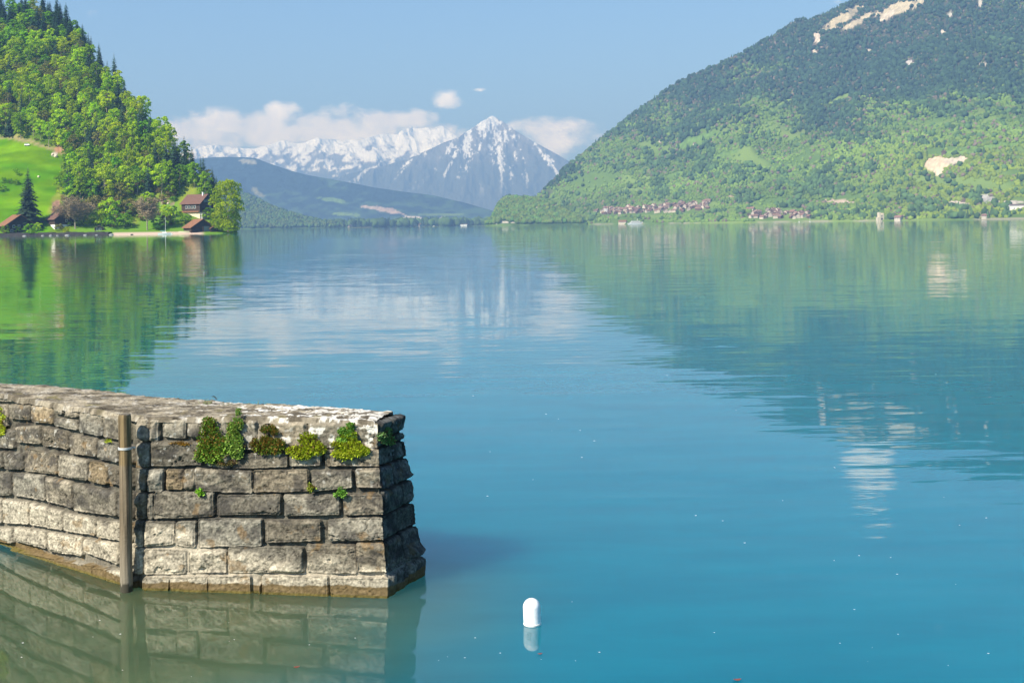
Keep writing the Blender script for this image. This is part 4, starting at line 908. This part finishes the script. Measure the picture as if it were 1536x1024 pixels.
RY2 = [(-385, 200, 20, 15, 195, 195), (230, 740, 15, 20, 205, 200), (770, 1080, 20, 10, 195, 190), (50, 560, 240, 235, 445, 430), (620, 1110, 235, 215, 430, 415), (-285, 390, 478, 480, 705, 705), (420, 860, 450, 460, 700, 720), (870, 1140, 445, 445, 700, 700)]
add_st(RY, 390, 600, 5.908, B0, dR, 1); add_st(RY2, 390, 740, 5.908, B0, dR, 1)
add_st([(150, 405, 800, 800, 1100, 1100), (415, 775, 800, 795, 1100, 1100), (785, 1195, 790, 785, 1100, 1100)], 190, 740, 6.4, B0, dR, 2)
add_st([(20, 605, 725, 735, 1150, 1150), (630, 1180, 745, 745, 1150, 1150), (-10, 5, 800, 800, 1100, 1100)], 390, 740, 5.908, B0, dR, 2)
# strip parameter: s<0 left part, 0..LR right part, then end face, then back
LE = float(np.linalg.norm(BE-BC)); dE = (BE-BC)/LE
rowz = [-.45] + [plane_hit(566, q, B0, dR)[1] for q in (862, 813, 775, 737, 702, 674)] + [1.38, TOPZ+.01]
rs_ = random.Random(9)
for r in range(len(rowz)-1):
    s0 = LR+.035; 
    cuts = [s0] + sorted([LR+LE*(.45+.25*rs_.random())]) + [LR+LE+.05]
    if r == 0: cuts = [s0, LR+.25*LE, LR+.6*LE, LR+LE+.05]
    for a0, a1 in zip(cuts[:-1], cuts[1:]):
        j = .012; stones.append((3, [(a0+j, rowz[r+1]-j), (a1-j, rowz[r+1]-j), (a0+j, rowz[r]+j), (a1-j, rowz[r]+j)]))
dB = -dR                                   # the back runs parallel to the right part, returning to the left
TW = .52                                    # thickness at the end
smax = LR+LE+3.2
for r in range(len(rowz)-1):
    q = LR+LE+.07+rs_.random()*.1
    while q < smax:
        q2 = q+rs_.uniform(.3, .6); stones.append((4, [(q+.01, rowz[r+1]-.012), (q2, rowz[r+1]-.012), (q+.01, rowz[r]+.012), (q2, rowz[r]+.012)])); q = q2+.012
st = .0065
sg = np.r_[np.arange(-4.3, -2.75, .02), np.arange(-2.75, LR+LE+.3, st), np.arange(LR+LE+.3, smax, .03)]
zg = np.r_[np.arange(-.42, -.06, .03), np.arange(-.06, TOPZ+.001, st)]
SS, ZZ = np.meshgrid(sg, zg, indexing='ij')
def base_pt(s):
    P = np.zeros((len(s), 2)); N = np.zeros((len(s), 2))
    seg = [(s <= 0, B0, dl, 0.0), ((s > 0) & (s <= LR), B0, dR, 0.0), ((s > LR) & (s <= LR+LE), BC, dE, LR), (s > LR+LE, BE, dB, LR+LE)]
    for m_, P0, d, o in seg: P[m_] = P0+(s[m_]-o)[:, None]*d; N[m_] = nin(d)
    return P, N
Pb, Nb = base_pt(sg)
# blended outward displacement direction near corners
def smoothN(s):
    k = np.zeros((len(s), 2))
    for o, wt in ((-.06, 1), (-.03, 2), (0, 3), (.03, 2), (.06, 1)): k += base_pt(s+o)[1]*wt
    return k/np.linalg.norm(k, axis=1)[:, None]
Nd = smoothN(sg)
wob = .006*fbm(SS*9, ZZ*9, 0, 3, 3)
hgt = np.full(SS.shape, -.058)+.006*fbm(SS*30, ZZ*30, 0, 3, 5)
colw = lerpc((.045, .04, .032), (.11, .10, .075), sm(fbm(SS*12, ZZ*12, 0, 3, 15), -.5, .5))
lowl = sm(.52-ZZ-.25*sm(SS, .3, 1.2)+.05*fbm(SS*5, ZZ*5, 0, 3, 6), -.04, .06)
colw = lerpc(colw, (.38, .33, .245), np.clip(lowl, 0, 1)*(.25+.65*sm(SS, -.05, .25)))
hgt = hgt + .034*lowl*sm(SS, -.05, .25)*sm(fbm(SS*4, ZZ*5, 0, 2, 61), -.5, .2)
n_c = fbm(SS*3.2, ZZ*6, 0, 4, 71); n_f = fbm(SS*38, ZZ*42, 0, 4, 72); n_m = fbm(SS*13, ZZ*17, 0, 4, 73); n_ff = fbm(SS*75, ZZ*80, 0, 2, 79); rg_ = ridged(SS*5+n_c, ZZ*11+n_m*.6, 4, 74); strat = fbm(SS*6, ZZ*34+n_c*2, 0, 3, 75)
for i, (zone, c4) in enumerate(stones):
    (s0, zt0), (s1, zt1), (s2, zb0), (s3, zb1) = c4; rr = random.Random(i*7+1)
    sa, sb = min(s0, s2)-.05, max(s1, s3)+.05; za, zb_ = min(zb0, zb1)-.05, max(zt0, zt1)+.05
    i0, i1 = np.searchsorted(sg, (sa, sb)); j0, j1 = np.searchsorted(zg, (za, zb_))
    if i1-i0 < 2 or j1-j0 < 2: continue
    s = SS[i0:i1, j0:j1]; z = ZZ[i0:i1, j0:j1]; wv = wob[i0:i1, j0:j1]
    tz = np.clip((z-(zb0+zb1)/2)/max(.01, ((zt0+zt1)-(zb0+zb1))/2), 0, 1); tx = np.clip((s-s0)/(s1-s0+1e-6), 0, 1)
    dL = s-(s2*(1-tz)+s0*tz); dRr = (s3*(1-tz)+s1*tz)-s; dT = (zt0*(1-tx)+zt1*tx)-z; dB_ = z-(zb0*(1-tx)+zb1*tx)
    # rounded box distance
    rc = (.030 if zone == 0 else .018); dx = np.minimum(dL, dRr); dz = np.minimum(dT, dB_)
    d = np.where((dx < rc) & (dz < rc), rc-np.hypot(np.maximum(rc-dx, 0), np.maximum(rc-dz, 0)), np.minimum(dx, dz)) + wv*1.2 + (-.0045 if zone == 0 else .004)
    t = sm(d, -.001, .008); bulge = sm(d, 0, .035)
    big = {0: 1.15, 1: 1.15, 2: .5, 3: 1.3, 4: 1.3}[zone]
    # quarry face: chipped lower half with an overhang
    ch = n_m[i0:i1, j0:j1]; r5 = rg_[i0:i1, j0:j1]
    fac = np.full(s.shape, .05)
    for _k in range(9):
        sk = rr.uniform(min(s0, s2), max(s1, s3)); zk = rr.uniform(min(zb0, zb1), max(zt0, zt1)); gx, gz = rr.uniform(-.55, .55), rr.uniform(-.75, .45)
        fac = np.minimum(fac, rr.uniform(.008, .034)+gx*(s-sk+.03*ch)+gz*(z-zk+.02*r5))
    fac = np.maximum(fac, -.026)
    tilt = rr.uniform(-.010, .012)*(tx-.5)*2 + rr.uniform(-.012, .018)*(tz-.5)*2
    hh_ = -.004 + bulge*(.012+.010*rr.random())*big + tilt*bulge*big + 1.0*fac*sm(d, 0, .02)*(.9 if zone < 2 else .7) + .006*ch*big*bulge + .007*(r5-.6)*bulge*big + .0045*n_f[i0:i1, j0:j1] + .0022*n_ff[i0:i1, j0:j1] + .004*strat[i0:i1, j0:j1]*bulge
    cut = sm(ch+rr.uniform(-.2, .2)-(.25+tz*.9), 0, .12)*rr.choice((0, .7, 1)); hh_ = hh_ - .026*cut*bulge
    if zone == 2: hh_ = hh_+.018
    H0 = hgt[i0:i1, j0:j1]; hgt[i0:i1, j0:j1] = np.where(t > 0, H0*(1-t)+np.maximum(hh_, H0)*t, H0)
    b_ = rr.uniform(.78, 1.22); warm = rr.uniform(-.6, .5)
    b0_ = np.array((.175, .152, .112))*b_*np.array((1+.10*warm, 1, 1-.12*warm))
    zc_ = (zt0+zb0)/2
    if rr.random() < .02: b0_ = b0_*np.array((1.15, 1.0, .8))
    if rr.random() < .2: b0_ = b0_*.78
    lt = np.clip(sm(.56-z-.28*sm(s, .1, 1.6)+.12*n_c[i0:i1, j0:j1], -.06, .06), 0, 1)
    if zone in (3, 4): lt = lt*.3
    cst = lerpc(np.broadcast_to(b0_, s.shape+(3,)), np.array((.35, .305, .225))*rr.uniform(.88, 1.12), lt*.92)
    mott = (1+.55*n_ff[i0:i1, j0:j1]+.50*n_f[i0:i1, j0:j1]+.42*ch+.22*n_c[i0:i1, j0:j1]+.25*strat[i0:i1, j0:j1])[..., None]; cst = cst*mott
    dark = sm(fbm(s*7, z*9, 0, 4, 300+i % 5), .0, .4)*(1-lt*.8)*.72; cst = lerpc(cst, (.045, .041, .036), dark)
    edge = (1-sm(d, 0, .014))[..., None]; cst = cst*(1-.35*edge)
    lich = sm(fbm(s*22, z*24, 0, 3, 331), .42, .52)*sm(z, .7, 1.2); cst = lerpc(cst, (.36, .34, .29), lich*.8)
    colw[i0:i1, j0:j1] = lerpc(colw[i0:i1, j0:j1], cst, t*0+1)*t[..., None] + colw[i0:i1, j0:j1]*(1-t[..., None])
# orange brown moss stains, wet brown band with algae at the waterline
oc = sm(fbm(SS*7, ZZ*9, 0, 4, 401), .38, .52); colw = lerpc(colw, (.20, .12, .045), oc*.45)
crack = (1-sm(np.abs(fbm(SS*3.5, ZZ*9, 0, 4, 777)), .006, .022))*sm(fbm(SS*2, ZZ*2, 0, 2, 778), -.1, .2); hgt = hgt-.008*crack; colw = lerpc(colw, (.04, .036, .03), crack*.6)
end_shade = ((SS > LR+.02))*1.0; colw = colw*(1-np.array((.50, .45, .36))*end_shade[..., None])  # shade of the end and back faces painted into the stone colour
wl = .085+.035*fbm(SS*3, ZZ*0, 0, 3, 411)+.01*fbm(SS*25, ZZ*25, 0, 2, 5)
colw = lerpc(colw, np.array((.125, .085, .036)), sm(wl-ZZ, -.004, .008)*.94)*(1+.25*(n_f*sm(wl-ZZ, 0, .02))[..., None])
colw = lerpc(colw, (.11, .09, .02), sm(.03-ZZ, 0, .02)*.8)
lt_ = sm(ZZ-1.40+.06*n_m, 0, .12); colw = lerpc(colw, (.33, .28, .20), lt_*.4*(SS < LR))
pat = sm(fbm(SS*11, ZZ*16, 0, 3, 421), .30, .40)*sm(ZZ, 1.18, 1.42)*sm(SS, .6, 1.6)
colw = lerpc(colw, (.62, .58, .50), pat*.9*(SS < LR))
P3 = np.zeros(SS.shape+(3,)); zp = np.maximum(ZZ, 0)
endbulge = 1.0
P3[..., :2] = Pb[:, None, :] + Nb[:, None, :]*(BAT*ZZ)[..., None]
# corners: intersect the battered planes properly by moving along the neighbours
def corner_shift(s_c, Na, Nb2, da, db, side):
    pass
sol = np.linalg.solve(np.array([nin(dR), nin(dE)]), np.array([BAT, BAT]))     # corner drift per metre of height
solE = np.linalg.solve(np.array([nin(dE), nin(dB)]), np.array([BAT, BAT]))
sol0 = np.linalg.solve(np.array([nin(dl), nin(dR)]), np.array([BAT, BAT]))
k0 = (sg <= 0); kR = (sg > 0) & (sg <= LR); kE = (sg > LR) & (sg <= LR+LE); kB = sg > LR+LE
def drift(s):
    out = np.zeros((len(s), 2)); 
    out[k0] = sol0
    t = (s[kR]/LR)[:, None]; out[kR] = sol0*(1-t)+sol*t
    t = ((s[kE]-LR)/LE)[:, None]; out[kE] = sol*(1-t)+solE*t
    t = np.clip((s[kB]-LR-LE)/3, 0, 1)[:, None]; out[kB] = solE*(1-t)+nin(dB)*BAT*t
    return out
P3[..., :2] = Pb[:, None, :] + drift(sg)[:, None, :]*ZZ[..., None]
ledge = hgt + (.02*np.sin(ZZ*9)*kE[:, None])
ledge = ledge - .03*sm(ZZ, TOPZ-.025, TOPZ)
P3[..., :2] -= Nd[:, None, :]*ledge[..., None]
P3[..., 2] = ZZ + .004*n_m
M_stone = mat('weathered_stone', attr=True, rough=.9, spec=.15, bump=.009, nscale=30, var=.22)
nS, nZ = SS.shape; idx = np.arange(nS*nZ).reshape(nS, nZ)
fc = np.stack([idx[:-1, :-1].ravel(), idx[1:, :-1].ravel(), idx[1:, 1:].ravel(), idx[:-1, 1:].ravel()], 1)
wroot = empty('stone_wall', (B0[0], B0[1], 0)); tag(wroot, 'weathered rough stone harbour wall ending in the water, with plants in its joints', 'wall')
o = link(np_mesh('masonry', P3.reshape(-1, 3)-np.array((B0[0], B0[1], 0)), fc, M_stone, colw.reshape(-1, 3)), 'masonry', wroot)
# top slabs: between the front top edge and the back edge
def top_front(s):   # s along front
    s = np.asarray(s); P = np.where((s <= 0)[:, None], B0+s[:, None]*dl, B0+s[:, None]*dR)
    dr = np.where((s <= 0)[:, None], sol0, sol0+(sol-sol0)*np.clip(s/LR, 0, 1)[:, None]); return P+dr*TOPZ
def backpt(px, py): a, e = ae(px, py); Y = (TOPZ+.0-CAM_H)/e; return np.array((a*Y, Y))
bk = [(-4.3, backpt(-150, 568)), (-2.75, backpt(-5, 575)), (-1.6, backpt(80, 581)), (-.5, backpt(170, 589)), (0, backpt(235, 597)), (.9, backpt(360, 604.5)), (1.7, backpt(470, 610.5)), (2.1, backpt(530, 614)), (2.3, backpt(560, 616)), (LR-.03, backpt(592, 617.0))]
sv = np.r_[np.arange(-4.3, -2.75, .03), np.arange(-2.75, LR-.03, .009)]; wv_ = np.linspace(0, 1, 120)
fx = top_front(sv); bx_ = np.stack([np.interp(sv, [q[0] for q in bk], [q[1][k] for q in bk]) for k in (0, 1)], 1)
SV, WV = np.meshgrid(sv, wv_, indexing='ij'); fo = (fx-bx_); fo /= np.linalg.norm(fo, axis=1)[:, None]
fx2 = fx-fo*.002; P = fx2[:, None, :]*(1-WV[..., None])+bx_[:, None, :]*WV[..., None]
q1 = P[..., 0]; q2 = P[..., 1]
lay = fbm(q1*1.6, q2*4, 0, 3, 501); stp = np.round((lay+.3*fbm(q1*9, q2*14, 0, 3, 502))*3)/3
zt = TOPZ + .012 + .018*stp + .007*fbm(q1*25, q2*30, 0, 4, 503) + .012*fbm(q1*7, q2*7, 0, 3, 505)
zt -= .05*(1-sm(WV, 0, .03)) + .04*sm(WV, .97, 1)
endt = sm(SV, LR-.05, LR); zt -= .03*endt
ct = lerpc((.10, .083, .058), (.27, .23, .165), sm(fbm(q1*5, q2*12, 0, 4, 506), -.4, .4))*(1+.3*fbm(q1*35, q2*45, 0, 3, 507))[..., None]
crk = (np.abs(fbm(q1*2.5, q2*7, 0, 3, 508)) < .035); ct[crk] *= .45
lw = sm(fbm(q1*11, q2*13, 0, 5, 509, .62)+.20*sm(SV, .3, 2.2)-.16+.10*sm(WV, .3, 1), .06, .14); ct = lerpc(ct, (.74, .70, .62), lw*(.22+.68*sm(SV, -.1, 1.4))*(.75+.5*fbm(q1*60, q2*70, 0, 2, 512)))
mossy = sm(fbm(q1*6, q2*8, 0, 3, 510), .3, .5)*sm(.3-np.abs(WV-.25), 0, .2); ct = lerpc(ct, (.20, .17, .06), mossy*.5)
vt = np.stack([q1-B0[0], q2-B0[1], zt], -1); nS, nZ = SV.shape; idx = np.arange(nS*nZ).reshape(nS, nZ)
fc = np.stack([idx[:-1, :-1].ravel(), idx[1:, :-1].ravel(), idx[1:, 1:].ravel(), idx[:-1, 1:].ravel()], 1)
o = link(np_mesh('coping', vt.reshape(-1, 3), fc, M_stone, ct.reshape(-1, 3)), 'coping', wroot)

# wooden mooring post with a white band, standing just off the wall
def wood_post():
    root = empty('mooring_post', (0, 0, 0)); tag(root, 'round weathered grey brown wooden post standing upright against the stone wall', 'post')
    b0 = on_water(190, 886); b0[:2] = b0[:2]; top = at(187.5, 621, b0[1]+.03)
    n = 40; m_ = 90; v = []; c = []
    for i in range(m_):
        t = i/(m_-1); z = -.5+(top[2]+.5)*t; cx_ = b0[0]+(top[0]-b0[0])*max(0, z)/top[2]; cy_ = b0[1]+(top[1]-b0[1])*max(0, z)/top[2]
        for k in range(n):
            th = 2*math.pi*k/n; g = float(fbm(k*.9, t*5, 0, 3, 601)); r = .056+.003*g+.003*math.sin(t*11+th)
            if i == m_-1: r *= .9
            v.append((cx_+r*math.cos(th), cy_+r*math.sin(th), z)); 
            base = np.array((.17, .13, .082))*(1+1.2*float(fbm(k*1.1, z*2.2, 0, 3, 605)))
            if z > 1.15: base = base*np.array((1.0, .92, .70))
            kb = max(0, min(1, (.55-z)/.4)); base = base*(1-.6*kb)+np.array((.24, .21, .155))*.6*kb*(1+.6*float(fbm(k*1.3, z*3, 0, 3, 606)))
            if z < .07+.02*g: base = np.array((.05, .045, .03))
            c.append(base)
    f = [(i*n+k, i*n+(k+1) % n, (i+1)*n+(k+1) % n, (i+1)*n+k) for i in range(m_-1) for k in range(n)]
    # end disc
    v.append((top[0], top[1], top[2]+.002)); c.append(np.array((.2, .17, .12))); last = (m_-1)*n
    f += [(last+k, last+(k+1) % n, len(v)-1, len(v)-1) for k in range(n)]
    v = np.array(v); fq = np.array([q for q in f if q[2] != q[3]]); me = np_mesh('pole', v, fq, mat('post_wood', attr=True, rough=.85, bump=.004, nscale=30), np.array(c), smooth=True)
    link(me, 'pole', root)
    cap = MB(); rr_ = .056*.9; cap.lathe([(rr_, top[2]-.012), (rr_, top[2]-.001), (rr_*.8, top[2]+.004), (.001, top[2]+.006)], 24, c=(top[0], top[1])); cap.build('end_cap', mat('end_grain', (.13, .11, .08), .9, var=.3, nscale=40), root)
    zb = at(188, 672, b0[1])[2]; t_ = zb/top[2]; cx_, cy_ = b0[0]+(top[0]-b0[0])*t_, b0[1]+(top[1]-b0[1])*t_
    bd = MB(); bd.lathe([(.054, zb-.013), (.0645, zb-.012), (.0655, zb+.008), (.054, zb+.009)], 32, c=(cx_, cy_)); bd.box(cx_+.05, cx_+.085, cy_+.02, cy_+.035, zb-.008, zb+.004); bd.build('band', mat('galvanised', (.62, .60, .56), .45, metal=.3), root)
wood_post()

# sedum and moss growing from the joints, each clump a thing
M_sed = mat('sedum', attr=True, rough=.5, transl=.25, spec=.3)
def face_pt(px, py, out=0.0):
    s_, z_, q = plane_hit(px, py, B0, dR)
    d = dR; P0 = B0
    if s_ < 0: s_, z_, q = plane_hit(px, py, B0, dl); d = dl
    if s_ > LR*1.0 + 5:
        pass
    q = q - nin(d)*out; return np.array((q[0], q[1], z_)), nin(d)
def end_pt(px, py, out=0.0):
    s_, z_, q = plane_hit(px, py, BC, dE); q = q-nin(dE)*out; return np.array((q[0], q[1], z_)), nin(dE)
def sedum(px, py, rx, ry, n0, depth, label, cpal, seed, fn=face_pt, ls=.026, name='sedum_clump', grp='plant clumps in the wall joints'):
    n = int(n0*2.4); rg = np.random.default_rng(seed); V = []; C = []; p0, nn = fn(px, py)
    subs = [(rg.uniform(-.75, .75), rg.uniform(-.15, .75), rg.uniform(.25, .42)) for _ in range(9)] + [(rg.uniform(-.5, .5), rg.uniform(-.9, 0), rg.uniform(.14, .3)) for _ in range(4)]
    wts = np.array([q[2]**2 for q in subs]); wts /= wts.sum()
    for _ in range(n):
        sx_, sy_, sr_ = subs[rg.choice(len(subs), p=wts)]; r = math.sqrt(rg.random()); th = rg.random()*6.283
        ux = sx_+sr_*r*math.cos(th)*1.25; uy = sy_+sr_*r*math.sin(th)
        wb = 1.0
        dp = .75*depth*(.4+sr_)*(math.sqrt(max(0, 1-r*r))*(.35+.65*rg.random()))
        p, _n = fn(px+ux*rx*wb, py+uy*ry*wb + rg.standard_normal()*.6, dp)
        o3 = np.array((-nn[0], -nn[1], 0)); s3 = np.array((-nn[1], nn[0], 0)); dirn = o3*(.5+.5*rg.random())+s3*(ux*.6+.5*rg.standard_normal())+np.array((0, 0, .35-.5*uy+.35*rg.standard_normal()))
        dirn /= np.linalg.norm(dirn); sd = np.cross(dirn, rg.standard_normal(3)); sd /= np.linalg.norm(sd); up = np.cross(sd, dirn)
        L = ls*(.6+.8*rg.random()); wd = L*.30
        t = rg.random(); ci = cpal(ux, uy, rg)
        V += [p, p+dirn*L*.5+sd*wd+up*wd*.4, p+dirn*L, p+dirn*L*.5-sd*wd+up*wd*.4]; C += [ci*.8, ci, ci*1.15, ci]
    V = np.array(V)-p0; me = np_mesh('leaves', V, np.arange(len(V)).reshape(-1, 4), M_sed, np.array(C))
    o = link(me, name, None, p0); tag(o, label, 'plant', grp)
def pal(g, br, pb, ybias=0.0):
    def f_(ux, uy, rg):
        b_ = np.array(g)*2.3*(.6+.8*rg.random()); 
        if rg.random() < pb*(1.0-.9*max(0, uy)): b_ = np.array(br)*1.3*(.6+.8*rg.random())
        return b_
    return f_
GY = (.19, .22, .015); GD = (.075, .11, .015); OB = (.22, .13, .03)
sedum(318, 662, 24, 34, 1500, .075, 'widest dark green clump with orange moss, leftmost on the right part of the wall', pal((.09, .15, .02), OB, .35), 1)
sedum(356, 648, 18, 36, 1300, .07, 'tallest upright green clump, reaching above the wall top', pal((.12, .18, .035), (.2, .14, .05), .12), 2)
sedum(402, 664, 24, 23, 1100, .065, 'rounded dark green clump with orange crown, third from the left', pal(GD, OB, .55), 3)
sedum(458, 667, 29, 19, 1100, .065, 'bright yellow green clump with brown stalks on top, fourth from the left', pal(GY, (.13, .07, .03), .22), 4)
sedum(520, 668, 34, 17, 1300, .065, 'broad bright yellow green clump nearest the wall corner', pal(GY, (.24, .17, .05), .10), 5)
sedum(522, 648, 15, 14, 420, .05, 'small green tuft on top of the clump nearest the wall corner', pal((.10, .18, .03), (.24, .17, .05), .10), 6)
sedum(2, 632, 13, 18, 600, .06, 'yellow green clump at the left edge of the photo', pal(GY, OB, .3), 7)
sedum(302, 737, 8, 3, 110, .045, 'little bright rosette on a joint below the widest clump', pal((.15, .26, .03), OB, 0), 8, ls=.03)
sedum(511, 736, 9, 7, 170, .045, 'small green tuft below the clump nearest the corner', pal((.10, .19, .03), OB, 0), 9, ls=.026)
sedum(466, 731, 6, 5, 90, .03, 'small mossy tuft in an upright joint below the fourth clump', pal((.16, .20, .03), OB, .3), 10)
sedum(578, 656, 12, 13, 380, .05, 'dark shaded clump on the end face of the wall', pal((.06, .11, .03), (.12, .07, .03), .3), 11, fn=end_pt)
sedum(164, 661, 5, 2, 60, .02, 'tiny yellow green moss tuft left of the wooden post', pal(GY, OB, .1), 12, ls=.014)
sedum(270, 664, 16, 3, 260, .02, 'thin strip of rusty orange moss along a joint right of the post', pal((.20, .12, .02), OB, .6), 13, ls=.010, name='moss_strip')
sedum(326, 692, 30, 6, 300, .03, 'dark hanging mossy roots under the two leftmost clumps', pal((.10, .09, .03), (.12, .07, .03), .5), 14, ls=.016, name='moss_strip')
# grass blades and seed heads on the wall top
def grass(px, py, n, Ht, label, seed, heads=0):
    rg = np.random.default_rng(seed); a, e = ae(px, py); Y = (TOPZ-CAM_H)/e; p0 = np.array((a*Y, Y, TOPZ-.02)); V = []; C = []
    for i in range(n):
        b0 = np.array((rg.normal(0, .035), rg.normal(0, .03), 0)); an = rg.random()*6.28; ln = Ht*(.4+.6*rg.random()); le = ln*(.2+.5*rg.random()); w_ = .0028
        pr = b0; 
        for j in range(3):
            t = (j+1)/3; q = b0+np.array((math.cos(an)*le*t*t, math.sin(an)*le*t*t, ln*t)); s_ = np.array((w_*(1-.25*j), 0, 0)); V += [pr-s_, pr+s_, q+s_*.7, q-s_*.7]; pr = q
            cg = np.array((.16, .20, .06))*(.7+.6*rg.random()); C += [cg]*4
        if i < heads:
            for j in range(5):
                q = pr+np.array((.008*j, 0, .006-.003*j*j*.5)); V += [q-np.array((0, 0, .006)), q+np.array((.012, 0, -.004)), q+np.array((.012, 0, .006)), q+np.array((0, 0, .006))]; C += [np.array((.05, .045, .04))]*4
    V = np.array(V); o = link(np_mesh('grass_tuft', V, np.arange(len(V)).reshape(-1, 4), M_sed, np.array(C)), 'grass_tuft', None, p0); tag(o, label, 'grass', 'grass tufts on the wall top')
grass(312, 608, 26, .10, 'thin grass with a dark seed head on the wall top above the widest clump', 1, 1)
grass(340, 609, 16, .06, 'short grass on the wall top left of the tallest clump', 2, 1)
grass(376, 611, 14, .07, 'sparse grass with a dark seed head on the wall top right of the tallest clump', 3, 0)
grass(394, 610, 6, .09, 'single stalks of grass on the wall top above the third clump', 4, 1)

# ------------------------------------------------------------------ white buoy
p = on_water(798.5, 936); root = empty('buoy', p); root.rotation_euler = (0, math.radians(-1.5), 0); tag(root, 'white capsule shaped mooring buoy floating upright right of the stone wall', 'buoy')
r_ = .0715; prof = [(.001, -.20), (r_*.6, -.19), (r_, -.13), (r_, 0.0), (r_*1.0, .145)]
prof += [(r_*math.cos(t), .145+r_*math.sin(t)) for t in np.linspace(.12, math.pi/2-.02, 10)]
b = MB(); b.lathe(prof, 40); b.build('float', mat('buoy_plastic', (.82, .81, .77), .35, spec=.5, var=.10, nscale=25), root, smooth=True)
b = MB(); b.lathe([(r_+.001, .004), (r_+.003, .007), (r_+.003, .013), (r_+.001, .016)], 40); b.build('rim', mat('rim', (.72, .70, .62), .5), root, smooth=True)
b = MB()
def stroke(u0, u1, z0, z1):
    nn_ = 4
    for k in range(nn_):
        t0 = -math.pi/2+(u0+(u1-u0)*k/nn_)/r_; t1 = -math.pi/2+(u0+(u1-u0)*(k+1)/nn_)/r_; R1 = r_+.0012
        b.add([(R1*math.cos(t0), R1*math.sin(t0), z0), (R1*math.cos(t1), R1*math.sin(t1), z0), (R1*math.cos(t1), R1*math.sin(t1), z1), (R1*math.cos(t0), R1*math.sin(t0), z1)], [(0, 1, 2, 3)])
for (u0, u1, z0, z1) in [(-.046, -.016, .104, .107), (-.046, -.016, .046, .049), (-.018, -.015, .046, .107), (-.046, -.043, .080, .098), (-.038, -.026, .084, .087), (-.042, -.034, .058, .068), (-.030, -.024, .060, .064), (-.034, -.031, .068, .080)]: stroke(u0, u1, z0, z1)
b.build('printed_mark', mat('faded_print', (.24, .17, .12), .7), root)

# floating leaves and specks
M_red = mat('red_leaf', (.22, .05, .035), .6)
def leaf(px, py, s_, lb, rz):
    p = on_water(px, py); n = 12; v = [(s_*math.cos(t)*(1+.15*math.sin(3*t)), s_*.45*math.sin(t), .006+.15*s_*math.cos(t)**2) for t in [2*math.pi*k/n for k in range(n)]]
    b = MB(); b.add(v, [tuple(range(n))]); b.add([(a, b_, z-.003) for a, b_, z in v], [tuple(range(n))[::-1]]); tag(b.build('floating_leaf', M_red, loc=(p[0], p[1], .002), rot=(0, 0, rz)), lb, 'leaf', 'red leaves floating on the lake')
leaf(810, 981, .020, 'tiny red leaf floating just below the buoy', .2); leaf(1106, 1020, .030, 'red leaf floating at the bottom edge of the photo', .1); leaf(445, 1001, .024, 'red leaf floating in the reflection of the stone wall', .3)
leaf(1214, 400, .14, 'small dark reddish drifting scrap far out in the green reflection', 0)
rg = np.random.default_rng(12); V = []; Fq = []
for i in range(60):
    px, py = (rg.uniform(640, 1530), rg.uniform(560, 1015)) if i < 48 else (rg.uniform(10, 600), rg.uniform(930, 1015)); p = on_water(px, py); s_ = rg.uniform(.003, .009)*(p[1]/12)
    k = len(V); V += [p+np.array((s_*1.5*math.cos(t), s_*math.sin(t), .003)) for t in (0, 1.57, 3.14, 4.71)]; Fq.append((k, k+1, k+2, k+3))
tag(link(np_mesh('floating_specks', np.array(V), np.array(Fq), M_white), 'floating_specks'), 'scattered tiny white specks of pollen drifting on the lake', 'specks', kind='stuff')

# ------------------------------------------------------------------ air
b = MB(); b.box(-14000, 14000, -45, 26500, -6, 2350)
mh = bpy.data.materials.new('haze_air'); mh.use_nodes = True; t = NT(mh.node_tree); t.n.remove(t.n['Principled BSDF'])
pv = t.new('ShaderNodeVolumePrincipled'); pv.inputs['Color'].default_value = (.30, .54, 1.0, 1); pv.inputs['Absorption Color'].default_value = (.28, .28, .28, 1); pv.inputs['Density'].default_value = 1.05e-4; pv.inputs['Anisotropy'].default_value = 0.0
t.l.new(pv.outputs[0], t.n['Material Output'].inputs['Volume'])
hz = b.build('haze', mh); tag(hz, kind='stuff'); hz['label'] = 'thin blue haze filling the air over the lake'; hz['category'] = 'haze'
